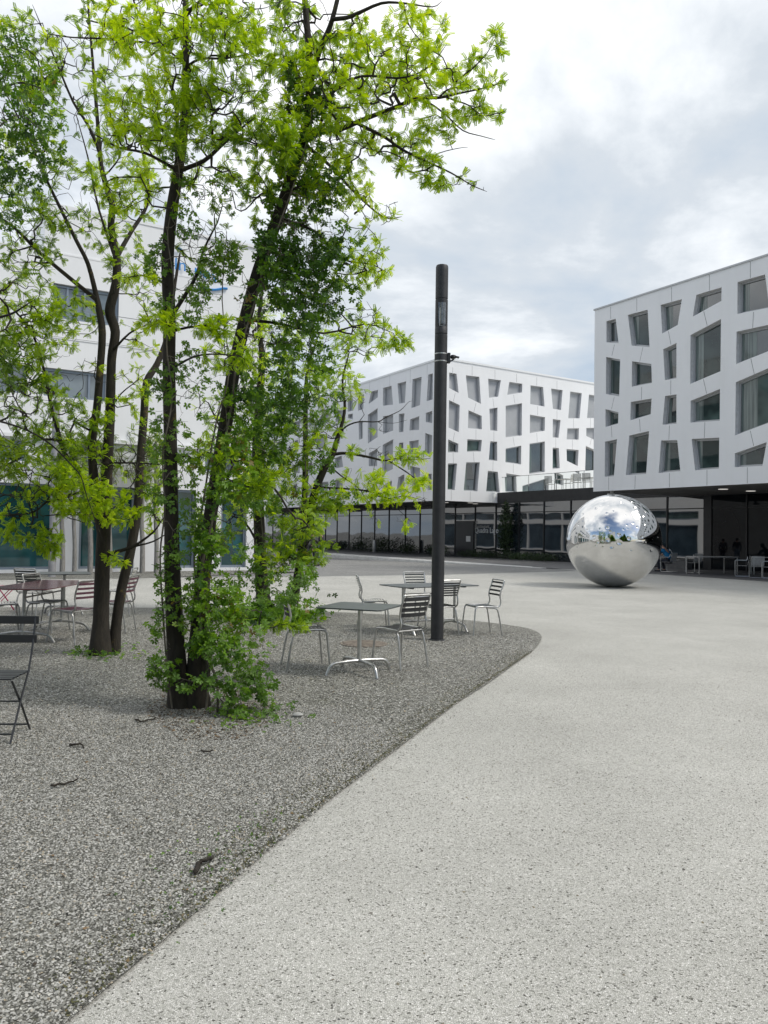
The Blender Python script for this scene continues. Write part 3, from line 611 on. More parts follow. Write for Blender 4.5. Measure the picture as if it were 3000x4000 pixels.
for s_, z0_, z1_ in ((w1[0]+1.05, w1b[1], w1[1]), (w1[0]+.48, w1b[1], w1[1]), (L1(232,1500)[0], za_, zb), (L1(350,1500)[0], za_, zb), (L1(345,1780)[0], zc, zd_)):
    mu = MB(); mu.add([LBP.w(s_-.035,z0_,-.1),LBP.w(s_+.035,z0_,-.1),LBP.w(s_+.035,z1_,-.1),LBP.w(s_-.035,z1_,-.1),LBP.w(s_-.035,z0_,-.2),LBP.w(s_+.035,z0_,-.2),LBP.w(s_+.035,z1_,-.2),LBP.w(s_-.035,z1_,-.2)], [(0,1,2,3),(1,5,6,2),(4,0,3,7)])
    mu.build('mullion', M['frame_blue'], lb, rel=lr)
# end wall facing the square, set back along the street
LE = Plane2(LBP.w(LS1, 0)[:2], EL, (0.8566, 0.516))
EH = []; EP = []
for k_ in range(9):
    if k_ > 1:
        EH.append(rect(1.2+k_*5.1, 6.1+k_*5.1, 3.12, 3.8)); EP.append(M['pane'])
        EH.append(rect(1.2+k_*5.1, 6.1+k_*5.1, .12, 2.68)); EP.append(M['pane_navy'])
    EH.append(rect(1.2+k_*5.1, 5.3+k_*5.1, 5.6, 6.7)); EP.append(M['pane_sky'])
    EH.append(rect(1.2+k_*5.1, 5.3+k_*5.1, 8.8, 9.9)); EP.append(M['pane_sky'])
facade(lb, LE, [(0, 0), (48, 0), (48, ZL), (0, ZL)], EH, .25, [((0, 8.18), (48, 8.18))], EP, frame=.09, framem=M['frame_blue'])
lt = MB(); P1 = LBP.w(LS0,0); P2 = LBP.w(LS1,0); P3 = LE.w(48,0); P4 = P1+(P3-P2)
lt.prism([P1[:2], P2[:2], P3[:2], P4[:2]], ZL-.02, ZL+.06); lt.add([(P1.x,P1.y,0),(P4.x,P4.y,0),(P4.x,P4.y,ZL),(P1.x,P1.y,ZL),(P3.x,P3.y,0),(P3.x,P3.y,ZL)], [(0,3,2,1),(1,2,5,4)]); lt.build('roof', M['white_wall'], lb, rel=lr)
pu = MB(); s0_, z0_ = L1(179,796); s1_ = LS1-.2; a = LBP.w(s0_,0,-.05); c = LBP.w(s1_,0,-.05); d_ = Vector((EL.x,EL.y,0))*20
pu.prism([a[:2], c[:2], (c+d_)[:2], (a+d_)[:2]], ZL+.06, 12.75); pu.prism([(a-Vector((.06,.03,0)))[:2], (c+Vector((.05,-.05,0)))[:2], (c+d_)[:2], (a+d_)[:2]], 12.75, 12.85); pu.build('penthouse', M['white_wall'], lb, rel=lr)
# blue letters, fixed to the wall one by one
for ch, px_, py_, sz_ in (('I', 677, 1052, .62), ('n', 693, 1056, .66), ('n', 754, 1079, .72), ('o', 788, 1086, .62), ('v', 826, 1100, .62)):
    a, z_ = L1(px_, py_); place_text(lb, ch, LBP, a, z_, sz_, M['blue_sign'], 1, 1.0, .06, lr, 'letter')
a, z_ = L1(775, 1118); sw = MB(); sw.tube([LBP.w(a+t*.16, z_-.13*math.sin(min(1,t/6)*math.pi)*.8+t*.012, .06) for t in range(8)], .045, 6); sw.tube([LBP.w(L1(692,975)[0]+t*.05, L1(692,974)[1]+.02*math.sin(t), .06) for t in range(4)], .045, 6); sw.build('swoosh', M['blue_sign'], lb, rel=lr)

# ================================================================== TREES
def dp(x, y, Y): return at(x*1.80832, y*1.80832, Y)       # reading the 1659-px-wide view of the photograph
class Skel:
    def __init__(s): s.p = []; s.par = []; s.r = []
    def limb(s, pts, radii, start=None, sub=4):
        P = smoothpts(pts, sub); n = len(P); last = start if start is not None else -1
        R_ = np.interp(np.linspace(0, 1, n), np.linspace(0, 1, len(radii)), radii); ids = []
        for i, q in enumerate(P):
            if start is not None and i == 0: continue
            s.p.append(np.array(q)); s.par.append(last); s.r.append(float(R_[i])); last = len(s.p)-1; ids.append(last)
        return ids
    def nearest(s, q, mask=None):
        A = np.array(s.p); d = np.linalg.norm(A-np.array(q), axis=1); return int(np.argmin(d))
    def limb_from(s, pts, radii, sub=4):
        k_ = s.nearest(pts[0]); P = [Vector(s.p[k_])]+[Vector(p) for p in pts[1:]]; return s.limb(P, radii, start=k_, sub=sub)
    def grow(s, targets, step=.09, wob=.02, up=.0, sag=.0, maxd=3.0):
        T_ = np.array(targets); A = np.array(s.p); base = np.min(np.linalg.norm(T_[:, None, :]-A[None, ::3, :], axis=2), axis=1)
        cap = len(s.p)+len(T_)*40; buf = np.zeros((cap, 3)); buf[:len(s.p)] = A; n = len(s.p)
        for k_ in np.argsort(base):
            t = T_[k_]; d = np.linalg.norm(buf[:n]-t, axis=1); above = buf[:n, 2]-t[2]
            j = int(np.argmin(d+np.maximum(above, 0)*up)); L_ = d[j]
            if L_ < .05 or L_ > maxd: continue
            a = buf[j]; pj = s.par[j]; dirp = (a-buf[pj]) if pj >= 0 else np.array([0,0,1.]); dirp = dirp/(np.linalg.norm(dirp)+1e-9)
            c = a+dirp*L_*.28+(t-a)*.25+RNG.normal(0, .06, 3)*L_; m_ = max(2, int(L_/step)); last = j
            for i in range(1, m_+1):
                f = i/m_; q = a*(1-f)**2+c*2*f*(1-f)+t*f*f+RNG.normal(0, wob, 3)*(1 if i < m_ else .3); q[2] -= sag*f*f*L_
                if n >= cap: break
                s.p.append(q); s.par.append(last); s.r.append(0.0); buf[n] = q; last = n; n += 1
    def finish(s, rtip=.0036, k=.0034, ex=.55):
        n = len(s.p); cnt = np.zeros(n); ch = [[] for _ in range(n)]
        for i, p in enumerate(s.par):
            if p >= 0: ch[p].append(i)
        for i in range(n-1, -1, -1):
            if not ch[i]: cnt[i] = 1
            if s.par[i] >= 0: cnt[s.par[i]] += cnt[i]
        s.cnt = cnt; s.ch = ch
        s.R = np.array([s.r[i] if s.r[i] > 0 else rtip+k*(cnt[i]**ex-1) for i in range(n)])
        for i in range(n):
            if s.par[i] >= 0 and s.r[i] == 0: s.R[i] = min(s.R[i], s.R[s.par[i]]*.95)
    def mesh(s, rmin=0, rmax=9, thick=.02):
        b = MB(); n = len(s.p); done = [False]*n
        for i in range(n):
            if done[i]: continue
            chain = [i]; done[i] = True; c = i
            while s.ch[c]:
                man = [j for j in s.ch[c] if s.r[j] > 0]; j = max(man or s.ch[c], key=lambda q: s.cnt[q])
                if done[j]: break
                chain.append(j); done[j] = True; c = j
            pts = [s.p[j] for j in chain]; rs_ = [s.R[j] for j in chain]
            if s.par[i] >= 0: pts = [s.p[s.par[i]]]+pts; rs_ = [min(rs_[0]*1.25, s.R[s.par[i]])]+rs_
            if len(pts) < 2: continue
            if len(rs_) > 2 and rs_[-1] < .03: rs_[-1] *= .5
            big = max(rs_)
            b.tube(pts, rs_, 10 if big > .035 else (5 if big > .008 else 3), cap=False)
        return b
def leafmesh(name, V, F, tint, m_, parent):
    """V (n,k,3) vertices of n identical leaves, F list of index tuples inside one leaf"""
    n, k_, _ = V.shape; me = bpy.data.meshes.new(name); nf = len(F); fl = np.concatenate([np.array(f) for f in F]); ln = np.array([len(f) for f in F])
    loops = (np.arange(n)[:, None]*k_+fl[None, :]).ravel(); tot = np.tile(ln, n); starts = np.concatenate([[0], np.cumsum(tot)[:-1]])
    me.vertices.add(n*k_); me.vertices.foreach_set('co', (V-np.array(parent.location)[None, None, :]).astype(np.float32).ravel())
    me.loops.add(len(loops)); me.loops.foreach_set('vertex_index', loops.astype(np.int32))
    me.polygons.add(n*nf); me.polygons.foreach_set('loop_start', starts.astype(np.int32))
    at_ = me.attributes.new('tint', 'FLOAT', 'POINT'); at_.data.foreach_set('value', np.repeat(tint, k_).astype(np.float32))
    me.materials.append(m_); me.update(calc_edges=True); me.validate()
    o = bpy.data.objects.new(name, me); COL.objects.link(o); o.parent = parent; return o
def frond(pairs=7, hl=.16, wd=.048):
    V = [(0,0,0), (0,.006,0), (1,.004,-.12), (1,-.004,-.12)]; F = [(0,1,2,3)]
    for i in range(pairs):
        x = .14+.86*i/(pairs-1); z = -.12*x*x; L_ = hl*(1-.5*abs(x-.5))
        for sg in (-1, 1):
            o = len(V); dx_ = .045; V += [(x,0,z), (x+dx_-wd*.7, sg*L_*.5, z-.012), (x+dx_*1.3, sg*L_, z-.05), (x+dx_+wd*.7, sg*L_*.55, z-.012)]; F.append((o,o+1,o+2,o+3))
    return np.array(V), F
def palm(nl=5, seed=0):
    V = [(0,0,0), (.02,.012,0), (.42,.006,.0), (.42,-.006,.0)]; F = [(0,1,2,3)]; c = np.array([.42,0,0])
    for k_ in range(nl):
        a = (k_-(nl-1)/2)*math.radians(290/nl); L_ = .50-.05*abs(k_-(nl-1)/2); w_ = .15
        d_ = np.array([math.cos(a), math.sin(a), 0]); n_ = np.array([-math.sin(a), math.cos(a), 0]); o = len(V)
        V += [tuple(c+d_*.03), tuple(c+d_*L_*.45+n_*w_*.75+[0,0,.03]), tuple(c+d_*L_*.85+n_*w_*.7+[0,0,-.01]), tuple(c+d_*L_+[0,0,-.06]), tuple(c+d_*L_*.85-n_*w_*.7+[0,0,-.01]), tuple(c+d_*L_*.45-n_*w_*.75+[0,0,.03])]
        F.append((o,o+1,o+2,o+3)); F.append((o,o+3,o+4,o+5))
    return np.array(V), F
def scatter(tpl, pos, axis, size, tilt=.5, normup=1.0):
    """place copies of a template: axis = where the leaf points, its face roughly upwards"""
    V0, F = tpl; n = len(pos); x = axis/np.linalg.norm(axis, axis=1)[:, None]
    up = RNG.normal(0, tilt, (n, 3)); up[:, 2] += normup
    y = np.cross(up, x); y /= np.linalg.norm(y, axis=1)[:, None]+1e-9; z = np.cross(x, y)
    R_ = np.stack([x, y, z], axis=2)
    return np.einsum('nij,kj->nki', R_, V0)*size[:, None, None]+pos[:, None, :], F
DENS = 1.85
def blob_pts(blobs):
    o = []
    for (x, y, rx, ry, Y, dY, n) in blobs:
        for _ in range(int(n*DENS)):
            a = random.uniform(0, 2*math.pi); r = math.sqrt(random.random())
            o.append(np.array(dp(x+rx*r*math.cos(a), y+ry*r*math.sin(a), Y+random.uniform(-dY, dY))))
    return o
def twig_leaves(sk, maxcnt, per, size, tpl, spread=1.0, droop=.35, gap=0.0, tilt=.45):
    pos = []; ax = []
    for i in range(len(sk.p)):
        if sk.r[i] > 0 or sk.cnt[i] > maxcnt or sk.par[i] < 0: continue
        d = sk.p[i]-sk.p[sk.par[i]]; d = d/(np.linalg.norm(d)+1e-9)
        if gap > 0:
            q_ = sk.p[i]; g_ = math.sin(q_[0]*5.1+1.7*math.sin(q_[2]*3.3))+math.sin(q_[2]*6.3+2.1*math.sin(q_[1]*2.9))+math.sin(q_[1]*4.7+q_[0]*2.2)
            if g_ < gap-1.6 and random.random() < .9: continue
        k_ = per(i) if callable(per) else (int(per)+(random.random() < per-int(per)))
        if not sk.ch[i]: k_ += 2
        for _ in range(k_):
            v = RNG.normal(0, 1, 3); v -= d*v.dot(d)*.6; v /= np.linalg.norm(v)+1e-9
            a = d*.9+v*spread; a[2] -= droop*random.random(); pos.append(sk.p[i]+RNG.normal(0, .008, 3)); ax.append(a)
    pos = np.array(pos); ax = np.array(ax); sz = RNG.uniform(size[0], size[1], len(pos))
    return scatter(tpl, pos, ax, sz, tilt)
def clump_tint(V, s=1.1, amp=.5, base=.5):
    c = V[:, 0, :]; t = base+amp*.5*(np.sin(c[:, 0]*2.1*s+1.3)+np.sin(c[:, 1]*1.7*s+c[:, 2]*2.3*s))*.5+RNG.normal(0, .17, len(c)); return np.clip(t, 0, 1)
FR7 = frond(7, .27, .13); FR6 = frond(7, .28, .12); PALM = palm()

def make_tree(label, base, limbs, forks, blobs, lm, maxcnt=3, per=2.0, size=(.09,.16), grow=dict(step=.08, wob=.013, up=.35, sag=.0), tpl=None, cat='tree', name='tree', bark='bark', group=None, tint=.5, droop=.7, gap=.95):
    root = empty(name, base); tag(root, label, cat, group); sk = Skel()
    for i, (pts, rad) in enumerate(limbs):
        P = [dp(*p) for p in pts]
        sk.limb(P, rad)
    for pts, rad in forks: sk.limb_from([dp(*p) for p in pts], rad, 3)
    sk.grow(blob_pts(blobs), **grow); sk.finish()
    thick = sk.mesh(); thick.build('trunk', M[bark], root, smooth=True, rel=root.location)
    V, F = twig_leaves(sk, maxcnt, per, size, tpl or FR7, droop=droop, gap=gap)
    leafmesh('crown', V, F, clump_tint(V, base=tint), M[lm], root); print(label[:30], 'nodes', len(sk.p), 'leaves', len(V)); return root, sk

# --- the twin-stemmed tree in front (locust with feathery young leaves) ----
Y1 = 6.85
limbs = [([(392,1545,Y1),(386,1500,Y1),(380,1400,Y1),(373,1250,Y1),(370,1100,Y1),(368,950,Y1+.02),(365,800,Y1+.05),(366,690,Y1+.05),(362,560,Y1),(372,450,Y1),(385,370,Y1),(395,300,Y1),(400,220,Y1),(402,120,Y1),(402,30,Y1),(400,-70,Y1),(398,-200,Y1),(400,-320,Y1)],
          [.15,.10,.080,.070,.062,.058,.056,.055,.055,.052,.046,.040,.036,.032,.028,.025,.020,.010]),
         ([(424,1540,Y1+.03),(425,1470,Y1+.03),(432,1330,Y1+.08),(440,1230,Y1+.1),(455,1110,Y1+.15),(470,1020,Y1+.2),(490,900,Y1+.25),(505,800,Y1+.3),(530,690,Y1+.3),(560,580,Y1+.3),(600,470,Y1+.3),(630,380,Y1+.3),(655,310,Y1+.3),(668,230,Y1+.3),(668,120,Y1+.3),(660,20,Y1+.3),(652,-100,Y1+.3),(650,-240,Y1+.3)],
          [.14,.096,.074,.066,.06,.062,.062,.06,.06,.058,.055,.050,.046,.040,.033,.029,.023,.012])]
Yr = Y1+.3
forks = [
 ([(664,170,Yr),(690,110,Yr-.1),(712,60,Yr-.15),(729,0,Yr-.2),(745,-90,Yr-.2),(760,-190,Yr-.2)],[.03,.026,.024,.022,.016,.008]),
 ([(718,50,Yr-.15),(750,38,Yr-.3),(773,29,Yr-.4),(824,7,Yr-.5),(872,7,Yr-.5),(934,15,Yr-.5),(955,2,Yr-.5)],[.02,.018,.016,.012,.009,.005,.003]),
 ([(872,7,Yr-.5),(880,45,Yr-.5),(895,72,Yr-.5),(912,90,Yr-.5)],[.008,.006,.004,.003]),
 ([(660,292,Yr),(700,284,Yr-.1),(736,279,Yr-.2),(788,257,Yr-.3),(846,235,Yr-.4),(901,213,Yr-.5),(949,211,Yr-.5),(986,203,Yr-.5),(1030,194,Yr-.5),(1066,185,Yr-.5),(1099,172,Yr-.5)],[.026,.024,.022,.02,.018,.015,.012,.01,.007,.005,.003]),
 ([(986,203,Yr-.5),(982,180,Yr-.5),(1022,147,Yr-.5),(1040,128,Yr-.5),(1055,110,Yr-.5),(1081,62,Yr-.5)],[.009,.008,.006,.005,.004,.003]),
 ([(957,211,Yr-.5),(985,218,Yr-.5),(1011,227,Yr-.5),(1041,249,Yr-.55),(1070,246,Yr-.6),(1092,240,Yr-.6)],[.009,.008,.006,.005,.004,.003]),
 ([(901,213,Yr-.5),(930,224,Yr-.4),(964,249,Yr-.35),(1000,282,Yr-.3),(1040,294,Yr-.3),(1070,302,Yr-.3)],[.01,.009,.007,.006,.004,.003]),
 ([(690,284,Yr-.1),(720,200,Yr-.2),(780,165,Yr-.3),(857,169,Yr-.4),(905,158,Yr-.4),(940,130,Yr-.4),(965,95,Yr-.4)],[.014,.013,.011,.009,.006,.005,.003]),
 ([(766,266,Yr-.25),(788,275,Yr-.3),(832,297,Yr-.35),(868,323,Yr-.4),(920,348,Yr-.45),(975,374,Yr-.5),(1019,400,Yr-.5),(1052,414,Yr-.5)],[.017,.016,.014,.012,.010,.007,.005,.003]),
 ([(920,348,Yr-.45),(950,330,Yr-.4),(990,320,Yr-.4),(1012,318,Yr-.4)],[.006,.005,.004,.002]),
 ([(655,310,Yr),(715,360,Yr+.3),(770,420,Yr+.5),(830,470,Yr+.6),(868,468,Yr+.6)],[.02,.016,.012,.008,.004]),
 ([(600,470,Yr),(680,500,Yr+.3),(740,560,Yr+.5),(800,570,Yr+.6),(838,590,Yr+.7)],[.018,.014,.010,.007,.004]),
 ([(530,690,Yr),(610,700,Yr+.3),(700,720,Yr+.6),(790,700,Yr+.8),(850,720,Yr+.9)],[.018,.014,.011,.007,.004]),
 ([(390,376,Y1),(440,348,Y1-.1),(477,315,Y1-.25),(506,290,Y1-.35),(530,270,Y1-.4),(550,254,Y1-.4)],[.022,.019,.016,.012,.007,.004]),
 ([(506,291,Y1-.35),(557,313,Y1-.45),(609,324,Y1-.5)],[.01,.007,.004]),
 ([(380,372,Y1),(363,356,Y1-.1),(312,330,Y1-.3),(257,319,Y1-.4),(209,293,Y1-.5)],[.018,.015,.012,.009,.005]),
 ([(401,140,Y1),(432,128,Y1-.1),(488,126,Y1-.3),(539,117,Y1-.4)],[.012,.01,.008,.004]),
 ([(385,362,Y1),(383,290,Y1+.2),(381,220,Y1+.3),(359,158,Y1+.3),(345,95,Y1+.2),(300,30,Y1+.1),(270,-60,Y1+.1)],[.022,.02,.018,.016,.014,.01,.006]),
 ([(345,95,Y1+.2),(315,92,Y1),(235,84,Y1-.3),(158,81,Y1-.5),(103,73,Y1-.6)],[.012,.01,.008,.006,.004]),
 ([(366,690,Y1),(404,631,Y1+.2),(426,591,Y1+.3),(440,540,Y1+.4),(470,480,Y1+.5)],[.022,.018,.015,.012,.007]),
 ([(366,720,Y1),(404,708,Y1-.1),(452,703,Y1-.2),(490,715,Y1-.3)],[.014,.011,.008,.004]),
 ([(364,640,Y1),(354,612,Y1-.1),(311,596,Y1-.3),(276,599,Y1-.4)],[.013,.01,.007,.004]),
 ([(368,790,Y1),(420,770,Y1-.4),(470,765,Y1-.6),(520,770,Y1-.7)],[.012,.009,.006,.004]),
 ([(402,30,Y1),(460,-20,Y1-.2),(540,-60,Y1-.3)],[.014,.01,.006])]
blobs = [
 (400,40,150,80,6.8,.7,80),(300,60,110,70,6.6,.6,40),(480,60,90,70,6.6,.6,45),(420,170,130,60,6.6,.5,50),(330,250,120,60,6.6,.5,45),(480,215,90,60,6.5,.4,45),
 (560,285,80,42,6.35,.25,60),(610,320,35,22,6.3,.1,14),(400,290,90,45,6.5,.4,36),(250,300,70,35,6.4,.2,22),(170,85,80,25,6.3,.2,16),(530,120,45,30,6.5,.3,14),
 (640,60,90,90,7.1,.6,60),(740,110,90,90,7.0,.6,60),(700,210,90,70,7.0,.5,60),(820,150,90,70,6.8,.4,50),(850,215,90,40,6.7,.3,34),(900,60,70,50,6.7,.3,30),
 (920,150,60,45,6.7,.3,26),(975,180,50,35,6.65,.2,18),(1030,140,30,28,6.65,.1,10),(1070,95,20,34,6.65,.05,9),(1060,180,36,16,6.65,.1,10),(1010,235,50,22,6.65,.1,14),(1065,245,22,9,6.6,.05,5),
 (960,265,50,24,6.75,.1,12),(740,300,80,45,6.9,.4,30),(830,310,60,30,6.8,.2,18),(900,350,60,25,6.7,.2,18),(960,385,45,22,6.65,.1,12),(1020,400,25,12,6.65,.05,6),(920,290,60,18,6.75,.1,10),
 (720,390,90,60,7.3,.4,32),(800,450,60,40,7.6,.3,22),(760,540,70,60,7.6,.4,28),(810,590,35,30,7.8,.2,12),(720,640,80,60,7.6,.4,32),(800,700,60,35,7.9,.3,24),(860,735,40,20,8.0,.15,14),(640,420,70,80,7.3,.4,20),
 (450,520,70,60,7.1,.3,14),(470,705,50,22,6.6,.15,22),(345,694,45,18,6.6,.15,16),(300,600,40,18,6.5,.15,8),(490,770,55,28,6.3,.15,30),(460,1000,60,50,6.6,.2,10),(610,1352,55,10,7.9,.12,16),(510,1325,30,10,7.0,.1,8),(560,1050,30,14,6.6,.1,10),(660,1130,40,30,7.6,.3,14),(590,1010,50,40,7.3,.3,14),
 (520,440,60,80,7.2,.4,18),(450,400,70,60,7.0,.4,18),(560,380,70,50,7.2,.4,20),(300,420,90,60,6.9,.4,20),(600,200,60,90,7.0,.4,40)]
tree1, sk1 = make_tree('tall twin-stemmed feathery tree in front, its two trunks rising from one base in the gravel', gp(730,2780,0), limbs, forks, blobs, 'leaf_lime', 3, 7.5, (.038,.074), tint=.55)

# --- three-stemmed tree to the left ----------------------------------------
Y2 = 9.6
limbs = [([(216,1420,Y2),(218,1340,Y2),(222,1200,Y2),(228,1080,Y2),(232,1000,Y2),(238,885,Y2),(241,777,Y2),(249,717,Y2),(237,672,Y2),(250,615,Y2),(252,555,Y2),(240,492,Y2),(243,447,Y2),(234,417,Y2),(220,367,Y2),(216,330,Y2),(210,250,Y2),(200,128,Y2),(190,0,Y2),(185,-120,Y2)],
          [.15,.098,.088,.075,.067,.060,.055,.058,.062,.056,.046,.042,.040,.036,.032,.028,.024,.018,.013,.006]),
         ([(246,1416,Y2+.15),(251,1350,Y2+.15),(263,1270,Y2+.15),(280,1200,Y2+.15),(297,1100,Y2+.2),(303,1000,Y2+.25),(311,898,Y2+.3),(317,826,Y2+.3),(340,785,Y2+.4),(360,730,Y2+.5),(372,650,Y2+.6),(390,540,Y2+.7)],
          [.085,.065,.062,.06,.056,.052,.05,.048,.04,.033,.026,.014])]
forks = [([(223,1180,Y2),(212,1110,Y2),(203,1040,Y2),(199,950,Y2-.05),(209,884,Y2-.1),(216,800,Y2-.1),(221,720,Y2-.1),(214,670,Y2-.1),(207,635,Y2-.1),(190,570,Y2-.15),(165,520,Y2-.2),(129,447,Y2-.3),(99,385,Y2-.4),(62,300,Y2-.4),(25,225,Y2-.4),(-20,140,Y2-.4)],[.06,.058,.055,.052,.048,.045,.045,.04,.032,.026,.023,.02,.016,.012,.009,.005]),
 ([(212,650,Y2-.1),(150,600,Y2-.3),(85,545,Y2-.5),(40,500,Y2-.6),(0,470,Y2-.7),(-60,435,Y2-.7)],[.028,.026,.022,.018,.014,.008]),
 ([(252,560,Y2),(285,498,Y2+.2),(312,456,Y2+.3),(322,415,Y2+.3),(310,340,Y2+.3),(290,250,Y2+.3)],[.03,.026,.022,.018,.013,.007]),
 ([(216,330,Y2),(190,270,Y2-.1),(158,220,Y2-.2),(120,130,Y2-.3),(70,10,Y2-.3)],[.022,.018,.015,.011,.005]),
 ([(228,560,Y2-.1),(213,450,Y2-.2),(190,340,Y2-.2),(165,250,Y2-.2)],[.018,.014,.010,.005]),
 ([(206,985,Y2),(174,1043,Y2-.05)],[.03,.03]) if False else ([(208,1062,Y2),(186,1050,Y2-.05),(168,1018,Y2-.1),(140,981,Y2-.2),(120,911,Y2-.3),(112,885,Y2-.3),(95,800,Y2-.4),(70,720,Y2-.5),(30,670,Y2-.6),(-20,630,Y2-.6)],[.038,.035,.032,.028,.024,.021,.017,.013,.010,.006]),
 ([(233,1205,Y2),(276,1185,Y2-.1),(294,1177,Y2-.15),(332,1149,Y2-.3),(352,1120,Y2-.3)],[.026,.022,.018,.012,.006]),
 ([(290,1178,Y2-.1),(330,1170,Y2-.2),(365,1150,Y2-.3)],[.013,.010,.006]),
 ([(228,1080,Y2),(190,1060,Y2-.3),(140,1075,Y2-.7),(100,1085,Y2-.9),(70,1107,Y2-1.0),(0,1115,Y2-1.1),(-50,1120,Y2-1.1)],[.02,.016,.014,.012,.010,.007,.004]),
 ([(226,1110,Y2),(180,1112,Y2-.4),(125,1112,Y2-.8),(90,1115,Y2-.9)],[.014,.011,.008,.005]),
 ([(241,760,Y2),(280,720,Y2-.3),(320,700,Y2-.4)],[.018,.012,.006]),
 ([(238,1010,Y2),(290,1000,Y2-.3),(345,1003,Y2-.5)],[.014,.01,.006]),
 ([(305,600,Y2+.3),(280,640,Y2-.1),(262,700,Y2)],[.004,.01,.015]) if False else ([(238,885,Y2),(262,850,Y2-.2),(300,820,Y2-.3)],[.014,.009,.005])]
blobs = [(330,1020,40,60,9.3,.3,16),(120,640,90,40,9.2,.4,14),(280,600,60,60,9.5,.4,16),(170,680,60,50,9.3,.4,12),(60,640,80,60,9.0,.4,30),(40,730,60,40,8.9,.3,16),(200,900,50,40,9.1,.3,12),(50,950,60,30,8.8,.3,14),(200,1000,80,40,9.1,.3,16),(90,960,80,40,8.8,.4,16),(60,120,90,110,9.2,.8,44),(150,220,110,110,9.3,.8,50),(60,330,90,100,9.1,.7,40),(200,90,90,90,9.4,.6,34),(260,230,90,90,9.6,.6,30),(280,400,80,90,9.7,.6,34),(150,420,80,80,9.2,.6,26),
 (60,480,80,70,9.0,.5,30),(60,560,80,28,8.9,.3,22),(240,520,70,70,9.5,.5,16),(150,470,60,50,9.2,.4,10),
 (60,690,70,40,8.9,.3,30),(50,780,80,70,8.9,.4,44),(140,800,80,60,9.2,.4,30),(120,700,60,40,9.1,.3,10),(60,880,90,60,8.9,.5,26),(170,900,80,50,9.2,.4,18),(280,850,50,60,9.2,.4,16),(300,720,50,50,9.3,.4,10),
 (80,1030,110,35,8.5,.3,54),(60,1085,100,35,8.5,.3,60),(170,1060,80,30,8.8,.3,40),(190,1110,70,28,8.9,.3,28),(50,1150,60,22,8.5,.2,22),(105,1170,30,32,8.5,.15,20),(150,980,80,40,9.0,.3,20),
 (260,1000,60,40,9.1,.3,24),(310,960,50,50,9.2,.3,14),(300,1080,45,45,9.2,.3,20),(255,1110,40,30,9.2,.2,14),(250,1210,30,14,9.3,.1,6),(330,1100,30,60,9.3,.2,12),(330,640,40,60,9.4,.4,12)]
tree2, sk2 = make_tree('three-stemmed feathery tree left of the front trunks, between the seating and the gravel path', gp(402,2562,0), limbs, forks, blobs, 'leaf_lime', 3, 6.5, (.046,.085), tint=.5)

# --- group of trees behind the front one -----------------------------------
def simple_tree(label, px, py, limbs, forks, blobs, lm, **k): return make_tree(label, gp(px, py, 0), limbs, forks, blobs, lm, **k)
Y3 = 15.2
tree3, sk3 = make_tree('ivy-clad upright tree behind the front trunks, its base in dark ground cover', dp(568,1320,Y3)*Vector((1,1,0)) if False else Vector((dp(568,1320,Y3).x, Y3, 0)),
 [([(568,1322,Y3),(567,1280,Y3),(562,1200,Y3),(560,1130,Y3),(556,1040,Y3),(555,950,Y3),(560,860,Y3),(566,780,Y3),(560,690,Y3),(570,600,Y3)], [.16,.13,.12,.11,.10,.09,.075,.06,.045,.02])],
 [([(556,1040,Y3),(520,980,Y3-.2),(480,930,Y3-.4),(450,870,Y3-.4)],[.04,.035,.025,.012]),([(558,900,Y3),(600,860,Y3-.2),(630,800,Y3-.3)],[.035,.028,.012]),([(562,1180,Y3),(530,1130,Y3-.4),(490,1110,Y3-.6)],[.03,.02,.01])],
 [(540,1060,70,60,14.6,.7,40),(500,960,80,60,14.7,.7,40),(590,880,70,80,14.9,.7,44),(560,760,70,80,15,.7,34),(480,1130,60,50,14.4,.5,36),(560,1000,90,50,14.6,.7,30),(460,880,60,50,14.7,.5,20),(520,1050,40,15,13.8,.1,26),(600,700,60,60,15.2,.5,20)], 'leaf_lime', maxcnt=3, per=3.0, size=(.09,.16), grow=dict(step=.13, wob=.03, up=.3, sag=.02), tpl=FR6)
Y4 = 14.6
